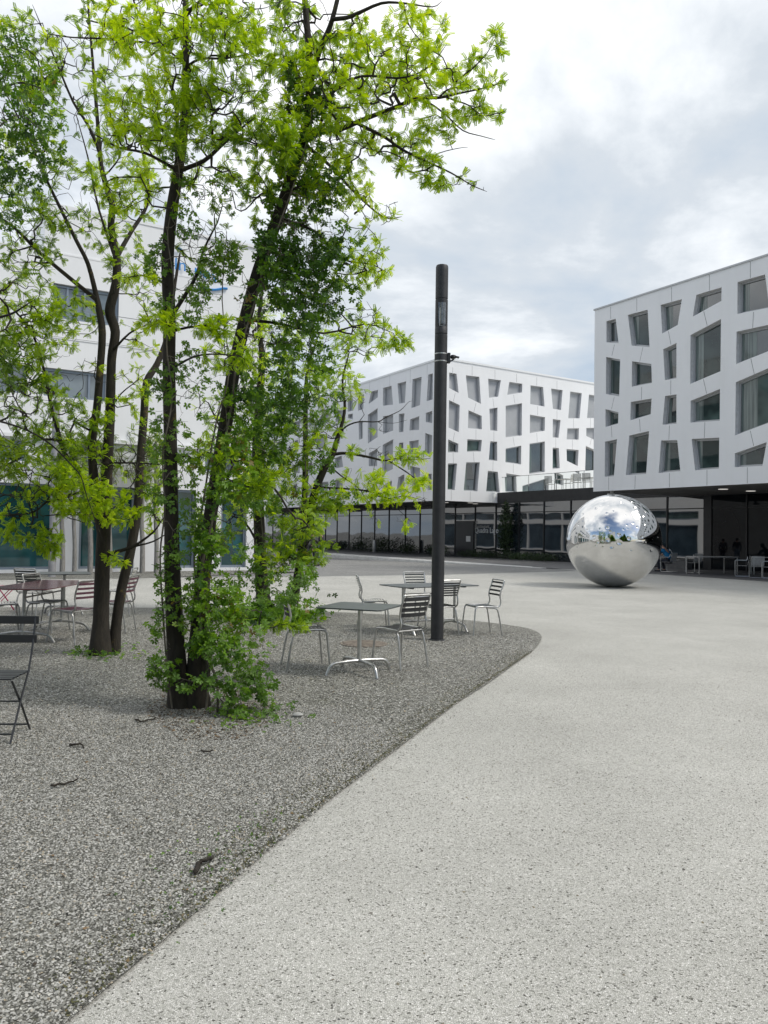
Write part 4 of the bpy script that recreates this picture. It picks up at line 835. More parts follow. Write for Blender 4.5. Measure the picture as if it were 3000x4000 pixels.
tree4, sk4 = make_tree('leaning slender tree reaching right toward the lamp post with low spreading limbs', Vector((dp(622,1335,Y4).x, Y4, 0)),
 [([(621,1338,Y4),(628,1310,Y4),(634,1290,Y4),(644,1240,Y4),(656,1180,Y4),(666,1130,Y4),(671,1096,Y4),(684,1052,Y4),(702,1010,Y4),(718,982,Y4),(728,950,Y4),(736,925,Y4),(745,880,Y4),(740,820,Y4),(755,760,Y4)], [.10,.088,.082,.08,.078,.074,.074,.072,.066,.06,.045,.035,.028,.02,.01])],
 [([(716,985,Y4),(740,979,Y4),(764,981,Y4),(804,989,Y4-.1),(830,995,Y4-.1),(854,991,Y4-.1),(896,993,Y4-.1),(930,990,Y4-.1)],[.034,.03,.027,.022,.017,.012,.008,.004]),
  ([(838,995,Y4-.1),(874,1017,Y4-.1),(904,1037,Y4-.1),(930,1041,Y4-.1)],[.014,.012,.008,.004]),
  ([(728,938,Y4),(748,921,Y4-.1),(776,911,Y4-.1),(816,911,Y4-.1),(834,901,Y4-.1),(864,887,Y4-.1),(882,869,Y4-.1),(890,866,Y4-.1)],[.018,.016,.014,.011,.009,.007,.004,.003]),
  ([(816,911,Y4-.1),(850,914,Y4-.1),(880,907,Y4-.1)],[.006,.005,.003]),
  ([(684,1052,Y4),(764,1057,Y4-.2),(804,1063,Y4-.2),(838,1077,Y4-.2),(870,1072,Y4-.2),(905,1078,Y4-.2),(931,1088,Y4-.2)],[.02,.018,.015,.011,.009,.006,.004]),
  ([(834,1077,Y4-.2),(850,1090,Y4-.2),(866,1106,Y4-.2),(888,1126,Y4-.2)],[.009,.007,.005,.003]),
  ([(710,1000,Y4),(740,1030,Y4-.1),(780,1060,Y4-.1),(800,1110,Y4-.2)],[.018,.014,.009,.004]),
  ([(640,1250,Y4),(655,1130,Y4+.3),(660,1000,Y4+.3),(660,900,Y4+.3),(664,800,Y4+.3),(690,720,Y4+.3)],[.06,.06,.055,.045,.03,.012])],
 [(720,840,60,50,14.6,.6,34),(690,760,70,70,14.8,.6,44),(770,740,60,40,14.8,.5,24),(760,860,40,30,14.5,.3,12),(800,975,50,14,14.4,.15,16),(870,985,55,14,14.4,.15,26),(905,1038,26,14,14.4,.1,14),(830,930,20,10,14.4,.1,3),
  (780,1030,50,24,14.4,.2,18),(840,1068,50,18,14.3,.15,26),(905,1083,28,9,14.3,.08,14),(862,1100,18,22,14.3,.08,14),(878,1130,12,14,14.3,.06,6),(760,1080,50,25,14.4,.3,22),(700,1085,40,30,14.3,.3,22),(650,960,60,60,14.4,.5,34),(700,920,50,40,14.6,.4,20),
  (640,1090,50,60,14.2,.5,34),(650,1190,45,40,14.1,.4,24),(690,1190,30,25,14.1,.2,10),(810,1130,12,30,14.3,.1,8),(600,1210,50,40,14,.4,20),(600,760,70,60,15,.5,20)], 'leaf_lime', maxcnt=3, per=4.0, size=(.085,.15), grow=dict(step=.12, wob=.025, up=.3, sag=.02), tpl=FR6, tint=.55)

# tree whose trunk stands just outside the frame on the left; its branches reach in
Y0 = 8.6
tree0, sk0 = make_tree('branches of a tree reaching in from beyond the left edge', Vector((dp(-110,1400,Y0).x, Y0, 0)),
 [([(-110,1450,Y0),(-112,1200,Y0),(-105,1000,Y0),(-115,800,Y0),(-100,600,Y0),(-110,400,Y0),(-95,200,Y0)],[.11,.09,.08,.07,.06,.045,.02])],
 [([(-110,900,Y0),(-40,905,Y0-.2),(0,910,Y0-.3),(60,930,Y0-.5),(110,960,Y0-.6),(150,1000,Y0-.6),(175,1030,Y0-.6),(190,1080,Y0-.6),(225,1175,Y0-.6)],[.02,.014,.012,.010,.009,.007,.006,.005,.003]),
  ([(-110,1010,Y0),(-40,1015,Y0-.2),(0,1010,Y0-.3),(45,990,Y0-.4)],[.03,.024,.02,.008]),
  ([(-110,700,Y0),(-40,690,Y0-.3),(20,680,Y0-.4),(70,650,Y0-.5)],[.025,.018,.012,.005]),
  ([(-100,300,Y0),(-40,230,Y0-.3),(30,180,Y0-.5),(90,190,Y0-.6)],[.025,.018,.012,.005])],
 [(20,970,60,30,8.1,.3,20),(30,760,70,60,8.2,.4,26),(40,860,60,50,8.2,.4,22),(30,200,70,100,8.0,.4,24),(40,1050,50,40,8.0,.3,18),(0,600,50,40,8.2,.3,10)], 'leaf_mid', maxcnt=3, per=1.6, size=(.10,.17), tint=.65)

# --- climbing vines ---------------------------------------------------------
def make_vine(label, base, stems, blobs, lm, per=1.5, size=(.07,.12), step=.09, maxcnt=4, wob=.025, sag=.12, group='climbing vines on the trees'):
    root = empty('climbing_vine', base); tag(root, label, 'vine', group); sk = Skel()
    for pts, rad in stems: sk.limb([dp(*p) for p in pts], rad)
    sk.grow(blob_pts(blobs), step=step, wob=wob, up=-.15, sag=sag, maxd=2.5); sk.finish(.0016, .0011, .5)
    sk.mesh().build('stems', M['vine_stem'], root, smooth=True, rel=root.location)
    V, F = twig_leaves(sk, maxcnt, per, size, PALM, spread=1.3, droop=.9, tilt=.7, gap=.6)
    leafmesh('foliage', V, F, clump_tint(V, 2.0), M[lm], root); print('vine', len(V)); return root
yv = Y1-.12
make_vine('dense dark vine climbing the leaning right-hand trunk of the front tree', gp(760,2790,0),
 [([(445,1545,yv),(452,1440,yv),(446,1330,yv),(436,1230,yv+.1),(462,1110,yv+.1),(476,1000,yv+.15),(500,880,yv+.2),(512,780,yv+.2),(548,660,yv+.2),(575,560,yv+.2),(620,440,yv+.2),(650,350,yv+.2),(672,260,yv+.2),(680,150,yv+.2)],[.012,.014,.012,.010,.009,.008,.006,.004]),
  ([(470,1555,yv-.1),(468,1470,yv-.1),(440,1400,yv-.1),(430,1300,yv),(420,1200,yv),(440,1080,yv),(455,980,yv),(470,900,yv+.1),(495,800,yv+.1),(480,650,yv+.3),(490,500,yv+.3)],[.011,.012,.01,.009,.008,.006,.004])],
 [(640,430,60,60,7.1,.35,46),(660,520,70,60,7.15,.4,70),(640,600,70,60,7.15,.4,80),(600,560,50,80,6.95,.25,60),(690,640,50,60,7.25,.3,26),(620,700,70,60,7.15,.35,60),(570,760,60,60,7.1,.3,44),(660,780,60,50,7.3,.3,18),(540,660,30,60,6.8,.15,34),
  (600,860,60,50,7.2,.35,46),(530,880,40,60,6.9,.2,40),(500,970,40,50,6.8,.2,36),(560,950,60,50,7.1,.3,36),(480,1080,35,50,6.7,.2,30),(530,1060,50,50,6.9,.3,26),(450,1180,30,50,6.65,.15,26),(500,1180,40,50,6.8,.25,26),(430,1290,25,50,6.65,.12,22),(470,1300,35,50,6.7,.2,24),(430,1380,25,30,6.65,.1,14),(480,1400,35,40,6.65,.2,16),
  (640,330,50,50,7.0,.2,34),(680,230,40,60,7.0,.2,24),(700,400,50,60,7.3,.3,34),(740,520,40,70,7.4,.3,16),(750,640,30,50,7.5,.3,8),(640,180,30,60,6.95,.2,18),(700,880,40,50,7.4,.3,8)], 'leaf_vine', per=2.3, size=(.055,.10))
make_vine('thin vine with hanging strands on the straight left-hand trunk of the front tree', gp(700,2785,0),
 [([(372,1530,yv),(360,1430,yv),(352,1320,yv),(346,1200,yv),(356,1100,yv),(352,980,yv),(372,860,yv),(360,740,yv),(376,620,yv),(362,500,yv),(388,400,yv),(380,300,yv),(402,200,yv)],[.008,.009,.008,.007,.006,.004,.003])],
 [(350,1250,14,60,6.7,.1,16),(345,1350,14,50,6.7,.1,16),(350,1440,26,30,6.6,.1,14),(385,1180,20,50,6.65,.08,10),(350,1060,26,50,6.7,.15,14),(340,940,26,60,6.7,.15,14),(390,900,26,60,6.7,.12,14),(350,820,26,50,6.7,.12,12),(400,780,40,40,6.8,.2,14),(360,680,26,50,6.7,.1,10),(430,640,50,50,7.0,.3,30),(440,540,50,60,7.0,.3,34),(400,480,30,50,6.8,.15,22),(340,560,26,50,6.8,.2,12),
  (410,400,40,40,6.85,.2,26),(380,330,30,30,6.8,.15,14),(480,560,40,50,7.1,.3,26),(490,430,40,60,7.1,.3,26),(440,860,50,60,6.9,.3,20),(410,1000,36,50,6.7,.2,16),(420,1110,30,50,6.7,.15,14),(395,1310,20,50,6.65,.08,12)], 'leaf_vine_lit', per=1.8, size=(.05,.09))
make_vine('leafy vine thicket at the foot of the front tree', gp(900,2800,0),
 [([(512,1582,6.5),(518,1540,6.55),(508,1490,6.6),(486,1440,6.65)],[.004,.004,.003,.002]),([(520,1584,6.5),(528,1545,6.5),(515,1500,6.6),(505,1455,6.6)],[.004,.004,.003,.002]),([(500,1578,6.52),(488,1530,6.6),(470,1500,6.65)],[.006,.006,.004]),([(480,1540,6.7),(540,1480,6.8),(570,1450,6.9)],[.005,.004,.003]),([(370,1460,6.6),(400,1468,6.5),(440,1478,6.45),(480,1490,6.45)],[.003,.003,.003,.002])],
 [(500,1440,50,50,6.7,.25,26),(545,1450,40,30,6.8,.2,18),(600,1275,40,40,7.9,.3,26),(640,1240,26,30,8.0,.3,14),(470,1380,50,50,6.7,.25,24),(510,1500,30,40,6.6,.15,30),(515,1550,18,28,6.5,.08,26),(430,1475,50,10,6.45,.05,16),(355,1455,30,22,6.55,.1,12),(560,1400,30,30,6.9,.2,12),(530,1350,40,30,6.9,.2,14),(500,1300,40,40,6.9,.2,16),(570,1490,20,16,6.7,.1,6)], 'leaf_vine_lit', per=1.8, size=(.06,.10), sag=.05)
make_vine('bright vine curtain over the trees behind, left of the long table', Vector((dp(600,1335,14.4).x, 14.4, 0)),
 [([(600,1336,14.5),(580,1280,14.6),(570,1180,14.6),(562,1080,14.6),(558,960,14.6),(562,850,14.7),(570,760,14.7)],[.016,.016,.014,.012,.010,.006]),([(640,1336,14.3),(650,1240,14.2),(662,1120,14.2),(660,1000,14.3),(664,880,14.4),(670,800,14.4)],[.016,.015,.013,.01,.006])],
 [(590, 1200, 60, 50, 14.3, 0.4, 26), (560, 1110, 60, 50, 14.3, 0.4, 26), (610, 1060, 60, 60, 14.2, 0.4, 27), (640, 960, 50, 60, 14.3, 0.4, 20), (690, 990, 30, 40, 14.3, 0.3, 14), (600, 1290, 50, 30, 14.1, 0.3, 21), (520, 1160, 50, 60, 14.2, 0.4, 20), (650, 1160, 40, 50, 14.0, 0.3, 16), (660, 1240, 40, 30, 13.9, 0.3, 14), (580, 940, 60, 60, 14.4, 0.4, 30), (500, 1260, 40, 40, 14.2, 0.4, 14), (620, 860, 50, 50, 14.4, 0.3, 21), (740, 1060, 60, 30, 14.2, 0.2, 12), (540, 1240, 40, 40, 14.1, 0.3, 15)], 'leaf_vine_lit', per=1.3, size=(.10,.17), step=.14, wob=.04)
make_vine('dark hanging vine in the crowns at the upper left edge', Vector((dp(-110,1400,8.4).x, 8.4, 0)),
 [([(-100,1400,8.4),(-105,900,8.4),(-90,500,8.3),(-40,330,8.0),(30,250,7.6),(90,280,7.4)],[.012,.011,.01,.007,.004]),([(-90,500,8.3),(-30,440,8.0),(40,420,7.8)],[.008,.006,.003])],
 [(50,170,70,60,7.6,.3,26),(70,260,70,70,7.6,.3,34),(40,350,60,70,7.7,.3,34),(20,430,50,60,7.8,.3,24),(110,330,40,50,7.6,.2,10),(30,90,40,30,7.6,.2,6)], 'leaf_vine', per=1.2, size=(.06,.11))
# ground cover under the rear trees, weeds
def ground_cover(label, pts, n, size, lm, h=.12, name='ground_cover'):
    c = sum((Vector(p) for p in pts), Vector())/len(pts); root = empty(name, (c.x, c.y, 0)); root['kind'] = 'stuff'; 
    P = []; 
    for _ in range(n):
        a, b_, t = random.choice(pts), random.choice(pts), random.random(); q = Vector(a).lerp(Vector(b_), t); P.append([q.x+random.gauss(0,.12), q.y+random.gauss(0,.12), .01+abs(random.gauss(0, h))])
    P = np.array(P); ax = RNG.normal(0, 1, P.shape); ax[:, 2] = np.abs(ax[:, 2])*.5+.1
    V, F = scatter(PALM, P, ax, RNG.uniform(size[0], size[1], n), .5)
    o = leafmesh(name, V, F, clump_tint(V, 2), M[lm], root); o.parent = None; o.location = root.location; bpy.data.objects.remove(root); tag(o, kind='stuff'); return o
ground_cover('', [gp(880,2425),gp(980,2440),gp(1100,2450),gp(1180,2440),gp(1020,2410),gp(1240,2425)], 900, (.09,.16), 'leaf_vine', .14)
ground_cover('', [gp(330,2560),gp(390,2578),gp(430,2560),gp(300,2555)], 120, (.05,.09), 'leaf_vine', .03, name='weeds')
ground_cover('', [gp(470,2540),gp(560,2530),gp(520,2580)], 26, (.05,.09), 'leaf_vine_lit', .03, name='weeds')
ground_cover('', [gp(860,2800),gp(960,2860),gp(1040,2760),gp(1080,2810)], 130, (.04,.08), 'leaf_vine_lit', .03, name='weeds')
ground_cover('', [gp(800,3400),gp(900,3330),gp(930,3290),gp(850,3400),gp(740,3500),gp(1020,3200),gp(620,3600),gp(1040,3190)], 200, (.012,.024), 'leaf_vine', .004, name='weeds')

# --- small pale-barked trees along the left building ------------------------
for i, (px, hgt) in enumerate(((243,.07),(290,.06),(352,.075),(424,.10),(555,.075),(610,.07))):
    Yb = LBP.w(L1(px, 2238)[0], 0, 1.0).y; d = px/1.80832
    lab = ['pale-barked small tree, first right of the grey lamp post by the white wall','pale-barked small tree, second from the grey lamp post by the white wall','pale-barked small tree against the teal window, just left of the dark trunks','thicker pale-barked small tree seen between the two dark trunks','pale-barked small tree right of the leaning dark trunk','pale-barked small tree seen beside the front trunk, farthest from the lamp post'][i]
    make_tree(lab, Vector((dp(d,1238,Yb).x, Yb, 0)),
      [([(d,1242,Yb),(d+1,1180,Yb),(d-1,1120,Yb),(d+1,1060,Yb),(d,1010,Yb),(d+2,960,Yb)],[hgt*1.3,hgt*1.1,hgt*1.05,hgt,hgt*.8,hgt*.35])],
      [([(d,1100,Yb),(d-15,1050,Yb),(d-28,1000,Yb)],[.05,.035,.015]),([(d,1075,Yb),(d+12,1030,Yb),(d+26,985,Yb)],[.045,.03,.015])],
      [(d,1000,40,38,Yb,1.2,26),(d,960,30,26,Yb,.9,12)], 'leaf_pale', maxcnt=3, per=.9, size=(.22,.34), grow=dict(step=.2, wob=.04, up=.3, sag=0), tpl=FR6, name='small_tree', bark='bark_pale', group='pale-barked trees in front of the left building')

# ================================================================== LAMP POSTS
def lamp_post(base, label, H_, r, mt, full=True, head_rot=0.0):
    root = empty('lamp_post', base); tag(root, label, 'lamp post', 'slim round lamp posts')
    b = MB(); b.lathe([(r*1.0,0),(r,.02),(r,H_-1.04)], 28); b.build('pole', mt, root, smooth=True)
    h = MB(); h.lathe([(r*.93,H_-1.04),(r*.93,H_-1.03),(r,H_-1.025),(r,H_-.93),(r*.97,H_-.925)], 28); h.build('collar', mt, root, smooth=True)
    h = MB(); h.lathe([(r*.93,H_-.52),(r*.93,H_-.505),(r*.99,H_-.50),(r*.99,H_-.10),(r*.99,H_-.03),(r*.9,H_-.005),(r*.5,H_)], 28); hd = h.build('lamp_head', mt, root, smooth=True)
    # lamp compartment: dark core, glass lens with a bright rim
    c = MB(); c.lathe([(r*.99,H_-.93),(r*.99,H_-.89)], 28); c.lathe([(r*.99,H_-.57),(r*.99,H_-.52)], 28); 
    n = 28; P = []; F = []
    for i in range(n+1):
        a = math.radians(-90+42)+math.radians(360-84)*i/n; P += [(r*.99*math.cos(a), r*.99*math.sin(a), H_-.90), (r*.99*math.cos(a), r*.99*math.sin(a), H_-.56)]
    F = [(2*i, 2*i+2, 2*i+3, 2*i+1) for i in range(n)]; c.add(P, F)
    c.lathe([(r*.7,H_-.90),(r*.7,H_-.56)], 16); c.build('lamp_housing', mt, root, smooth=True)
    g = MB(); P = []
    for i in range(9):
        a = math.radians(-90-40)+math.radians(80)*i/8; P += [(r*.97*math.cos(a), r*.97*math.sin(a), H_-.89), (r*.97*math.cos(a), r*.97*math.sin(a), H_-.57)]
    g.add(P, [(2*i, 2*i+2, 2*i+3, 2*i+1) for i in range(8)]); g.build('lens', M['lamp_lens'], root, smooth=True)
    rim = MB(); a0_, a1_ = math.radians(-90-22), math.radians(-90+16); rr_ = r*1.005
    ring = [Vector((rr_*math.cos(a), rr_*math.sin(a), z)) for a, z in [(a0_,H_-.92),(a0_,H_-.65),((a0_+a1_)/2,H_-.65),(a1_,H_-.65),(a1_,H_-.92),((a0_+a1_)/2,H_-.92),(a0_,H_-.92)]]
    rim.tube(ring, .0035, 5); rim.build('lens_rim', M['steel'], root)
    if full:
        for z_ in (H_-1.33, H_-1.44):
            s_ = MB(); s_.lathe([(r*1.0,z_),(r*1.03,z_+.003),(r*1.03,z_+.014),(r,z_+.017)], 28); s_.build('steel_strap', M['steel'], root, smooth=True)
        k_ = MB(); k_.box((r+.022,0,H_-1.375),(.045,.07,.15),0,.006); k_.build('bracket', M['black_metal'], root)
        k_ = MB(); k_.bar((r+.03,0,H_-1.43),(r+.10,0,H_-1.39),.03,.02); k_.lathe([(.0,-.025),(.035,-.025),(.045,0),(.035,.025),(0,.032)], 16, (r+.09,0,H_-1.355)); k_.bar((r+.08,-.01,H_-1.345),(r+.175,-.01,H_-1.365),.06,.018); k_.build('sensor', M['black_metal'], root, smooth=True)
        k_ = MB(); k_.lathe([(r*1.0,.0),(r*1.25,.001),(r*1.22,.012),(r*1.02,.016)], 28); k_.build('base_collar', mt, root, smooth=True)
    root.rotation_euler = (0, 0, head_rot); return root
M['lamp_lens'] = mat('lamp_lens', rough=.08, ior=1.8, fn=noisy((.05,.055,.06), (.16,.17,.18), 9, 3))
LPb = gp(1707, 2500, .012)
lampH = at(1727, 1040, LPb.y).z
lamp_post(LPb, 'tall dark grey lamp post standing beside the grey metal chairs at the gravel edge', lampH, .0935, M['post'], True, .07)
l2 = LBP.w(L1(165, 2240)[0], 0, 2.4); lamp_post(Vector((l2.x, l2.y, 0)), 'pale grey lamp post in front of the teal windows of the left building', 5.6, .115, M['post_pale'], False)

# ================================================================== MIRROR SPHERE
SR = 1.425; sc0 = gp(2394, 2294); sc0 = Vector((sc0.x+.045, sc0.y+.17, 0))
sp = empty('sphere_sculpture', sc0); tag(sp, 'big polished mirror steel ball with small round dents standing on the pale square', 'sculpture')
def sphere_mesh(R_, nu=220, nv=150):
    dents = []
    r_ = random.Random(4)
    view = Vector((0,0,EYE))-Vector((sc0.x, sc0.y, SR)); view.normalize()
    rt = view.cross(Vector((0,0,1))).normalized()*-1; rt = Vector((0,0,1)).cross(view).normalized(); 
    for (x, y, s_) in [(910,210,.05),(525,300,.05),(425,300,.042),(325,390,.035),(590,118,.03),(645,183,.025),(700,260,.025),(692,380,.032),(785,348,.025),(968,400,.022),(1113,436,.024),(1110,290,.05),(1125,347,.024),(1195,228,.035),(1250,345,.028),(1218,410,.026),(1060,195,.035),(1075,515,.03),(980,545,.03),(1138,570,.028),(935,610,.028),(990,600,.022),(870,690,.045),(700,590,.04),(740,645,.035),(395,620,.022),(290,722,.032),(510,722,.036),(270,550,.035),(592,608,.026),(625,680,.02),(1015,742,.035),(710,768,.045),(635,783,.024),(562,800,.032),(875,800,.06),(765,860,.055),(540,845,.028),(635,855,.022),(250,870,.024),(268,820,.02),(148,947,.028),(1047,900,.04),(1200,897,.024),(1345,900,.055),(955,870,.02),(260,1055,.022),(343,1076,.032),(370,1050,.026),(397,1112,.028),(425,1165,.022),(1108,1125,.032),(345,1290,.02),(500,960,.018),(1200,715,.03),(1250,645,.03),(1240,530,.028),(1320,522,.028),(1410,470,.026),(1405,540,.024),(1440,705,.03),(1355,740,.02),(1252,788,.022),(750,70,.03),(795,220,.02),(708,214,.022),(594,263,.022),(254,495,.02),(405,452,.018),(470,198,.015),(1368,372,.026),(1350,335,.024),(1295,262,.022),(690,75,.02),(262,385,.02)]:
        X = (x-785)/735; Y = (775-y)/708; q = X*X+Y*Y
        if q > .985: continue
        Z = math.sqrt(1-q); upv = view.cross(rt); dents.append(((rt*X+upv*Y+view*Z).normalized(), s_*1.15))
    for i in range(60):     # the far side is dented as well
        v = Vector((r_.gauss(0,1), r_.gauss(0,1), r_.gauss(0,.8))).normalized()
        if v.dot(view) < -.1: dents.append((v, r_.uniform(.015,.04)))
    return dents, view
dents, sview = sphere_mesh(SR)
bm_ = MB(); nu, nv = 420, 260; V = np.zeros((nv+1, nu, 3))
th = np.linspace(0, np.pi, nv+1)[:, None]; ph = np.linspace(0, 2*np.pi, nu, endpoint=False)[None, :]
V[..., 0] = np.sin(th)*np.cos(ph); V[..., 1] = np.sin(th)*np.sin(ph); V[..., 2] = np.cos(th)*np.ones_like(ph)
rad = np.ones((nv+1, nu))*SR
for c, s_ in dents:
    d = np.arccos(np.clip(V@np.array(c), -1, 1))*SR; f = np.clip(1-(d/s_)**2, 0, 1); rad -= (f**1.2)*s_*.42
V *= rad[..., None]; V[..., 2] += SR
F = [(i*nu+k_, (i+1)*nu+k_, (i+1)*nu+(k_+1) % nu, i*nu+(k_+1) % nu) for i in range(nv) for k_ in range(nu)]
me = bpy.data.meshes.new('mirror_ball'); me.from_pydata(V.reshape(-1, 3).tolist(), [], F); me.materials.append(M['chrome']); me.polygons.foreach_set('use_smooth', [True]*len(F)); me.update()
ob = bpy.data.objects.new('mirror_ball', me); COL.objects.link(ob); ob.parent = sp
ft = MB(); ft.lathe([(.20,0),(.20,.02),(.12,.03)], 24); ft.build('foot', M['black_metal'], sp)

# ================================================================== FURNITURE
TR = .0122
def chair(kind, label, loc, rz, slats=5, backm='slat_dark', seatm='slat_dark', sh=.032):
    r = empty('metal_chair', (loc[0], loc[1], .012), math.radians(rz)); tag(r, label, 'chair', 'metal garden chairs on the gravel')
    tube = M['steel'] if kind == 'steel' else M['galv']
    for sx in (-1, 1):
        b = MB(); b.tube(roundpoly([(sx*.235,.235,0),(sx*.215,.205,.30),(sx*.205,.19,.44),(sx*.205,.06,.445)], .05, 5), TR, 8); b.build('leg', tube, r, smooth=True)
        b = MB(); b.tube(roundpoly([(sx*.215,-.255,0),(sx*.20,-.205,.30),(sx*.195,-.175,.415),(sx*.195,.0,.43)], .05, 5), TR, 8); b.build('leg', tube, r, smooth=True)
    b = MB()
    for sx in (-1, 1): b.tube([(sx*.205,.06,.445),(sx*.205,-.1,.438),(sx*.203,-.185,.437)], TR, 8)
    b.tube([(-.205,.18,.437),(.205,.18,.437)], TR*.8, 6); b.tube([(-.2,-.165,.425),(.2,-.165,.425)], TR*.8, 6); b.build('seat_frame', tube, r, smooth=True)
    b = MB(); up = [(-.203,-.185,.437),(-.201,-.222,.47),(-.198,-.232,.53),(-.200,-.218,.60),(-.205,-.232,.68),(-.208,-.262,.76),(-.205,-.285,.835)]
    pts = smoothpts(up, 3)[:-1]; arch = roundpoly([pts[-1], Vector((-.205,-.288,.845)), Vector((.205,-.288,.845)), Vector((-pts[-1].x, pts[-1].y, pts[-1].z))], .045, 6)
    full = [Vector(p) for p in pts]+arch[1:-1]+[Vector((-p.x, p.y, p.z)) for p in reversed(pts)]
    b.tube(full, TR, 8); b.build('back_frame', tube, r, smooth=True)
    b = MB()
    for i in range(9):
        y = -.155+i*.041; z0 = .452-.012*math.sin((y+.18)/.38*math.pi)
        P = [(-.198+.396*t/4, z0-.006*math.sin(t/4*math.pi)) for t in range(5)]
        V_ = []; 
        for x, z in P: V_ += [(x,y-.014,z),(x,y+.014,z),(x,y+.014,z+.005),(x,y-.014,z+.005)]
        b.add(V_, [(4*k_,4*k_+4,4*k_+5,4*k_+1) for k_ in range(4)]+[(4*k_+3,4*k_+2,4*k_+6,4*k_+7) for k_ in range(4)]+[(4*k_,4*k_+3,4*k_+7,4*k_+4) for k_ in range(4)]+[(4*k_+1,4*k_+5,4*k_+6,4*k_+2) for k_ in range(4)])
    b.build('seat', M[seatm], r)
    b = MB(); z0, z1 = .615, .80
    for i in range(slats):
        z = z0+(z1-z0)*i/(slats-1); yb = np.interp(z, [.53,.60,.68,.76,.835], [-.232,-.218,-.232,-.262,-.285]); tl = -.35 if z > .66 else -.1
        V_ = []
        for t in range(7):
            x = -.198+.396*t/6; y = yb-.022*math.sin(t/6*math.pi)
            V_ += [(x,y-.003-tl*-sh/2,z-sh/2),(x,y+.003-tl*-sh/2,z-sh/2),(x,y+.003+tl*sh/2,z+sh/2),(x,y-.003+tl*sh/2,z+sh/2)]
        b.add(V_, [f for k_ in range(6) for f in ((4*k_,4*k_+4,4*k_+5,4*k_+1),(4*k_+3,4*k_+2,4*k_+6,4*k_+7),(4*k_,4*k_+3,4*k_+7,4*k_+4),(4*k_+1,4*k_+5,4*k_+6,4*k_+2))])
    b.build('backrest', M[backm], r); return r
def table_top(r, lx, ly, m_, z=.725, cut=.04):
    b = MB(); hx, hy = lx/2, ly/2; P = [(-hx+cut,-hy),(hx-cut,-hy),(hx,-hy+cut),(hx,hy-cut),(hx-cut,hy),(-hx+cut,hy),(-hx,hy-cut),(-hx,-hy+cut)]
    b.prism(P, z, z+.014); b.build('tabletop', m_, r)
def pole_table(label, loc, rz, lx, ly, top, kind='steel', group=None):
    r = empty('pedestal_table', (loc[0], loc[1], .012), math.radians(rz)); tag(r, label, 'table', group); tube = M[kind]; table_top(r, lx, ly, top)
    b = MB(); b.tube([(0,0,.11),(0,0,.70)], .024, 14); b.build('pole', tube, r, smooth=True)
    b = MB(); b.box((0,0,.712),(.36,.06,.022)); b.box((0,0,.7125),(.06,.36,.0205)); b.build('top_bracket', M['black_metal'], r)
    for k_ in range(4):
        a = math.radians(45+90*k_)+.1; d = Vector((math.cos(a), math.sin(a), 0)); L_ = .40
        P = roundpoly([d*0+Vector((0,0,.135)), d*.10+Vector((0,0,.135)), d*(L_-.05)+Vector((0,0,.125)), d*L_], .09, 6)
        b = MB(); b.tube(P, .019, 10); b.build('leg', tube, r, smooth=True)
    return r
def long_table(label, loc, rz, lx, ly, top, kind='steel', sep=1.0, foot=.34):
    r = empty('long_table', (loc[0], loc[1], .012), math.radians(rz)); tag(r, label, 'table'); tube = M[kind]; table_top(r, lx, ly, top)
    for sx in (-1, 1):
        b = MB(); b.tube([(sx*sep/2,0,.12),(sx*sep/2,0,.70)], .022, 12); b.build('pole', tube, r, smooth=True)
        b = MB(); x = sx*sep/2; b.tube(roundpoly([(x,-foot,0),(x,-foot+.07,.10),(x,-.08,.14),(x,.08,.14),(x,foot-.07,.10),(x,foot,0)], .08, 5), .019, 10); b.build('foot', tube, r, smooth=True)
        b = MB(); b.box((x,0,.712),(.05,ly*.7,.022)); b.build('top_bracket', M['black_metal'], r)
    b = MB(); b.tube([(-sep/2,0,.18),(sep/2,0,.18)], .015, 8); b.build('crossbar', tube, r, smooth=True)
    b = MB(); b.tube([(-sep/2,0,.60),(sep/2,0,.60)], .012, 8); b.build('brace', tube, r, smooth=True); return r
pole_table('small square slate-grey table on one steel pole, nearest on the gravel', (-.25, 8.62), -20, .76, .76, M['slate_top'])
long_table('long slate-grey table with two steel legs behind the lamp post', (.74, 12.3), 32, 1.45, .76, M['slate_top'])
chair('steel', 'grey metal chair with four broad black back slats, right of the small square table', (.21, 9.12), 41, 4, sh=.044)
chair('steel', 'grey metal chair left of the small square table, half hidden by vine leaves', (-.87, 8.94), -74, 4, sh=.035)
chair('steel', 'grey metal chair right of the lamp post, facing left on the gravel', (1.54, 12.08), 107, 4, 'slat_dark', 'slate_top', .028)
chair('steel', 'grey metal chair partly behind the lamp post with its back to the viewer', (.86, 12.0), 33, 6, sh=.022)
chair('steel', 'grey metal chair on the far side of the long slate-grey table', (.68, 13.85), 205, 5, 'slate_top', 'slate_top', .024)
chair('steel', 'grey metal chair seen from its side, left end of the long slate-grey table', (-.14, 12.75), -84, 6, 'slat_grey', 'slat_grey', .022)
long_table('long dark red table with two steel legs left of the three-stemmed tree', (-4.86, 11.15), 91, 1.85, .82, M['red_top'], 'galv', 1.3, .42)
pole_table('grey pedestal table behind the dark red table, at the edge of the gravel', (-5.75, 14.0), 25, .85, .85, M['slate_top'], 'galv')
chair('galv', 'metal chair with maroon slats at the right side of the dark red table', (-4.22, 10.62), 66, 4, 'slat_maroon', 'slat_maroon', .03)
chair('galv', 'second metal chair with maroon slats, hidden mostly by the dark tree stems', (-4.05, 11.75), 88, 4, 'slat_maroon', 'slat_maroon', .03)
chair('galv', 'metal chair with maroon slats at the left end of the dark red table', (-5.5, 11.25), -60, 3, 'slat_maroon', 'slat_grey', .03)
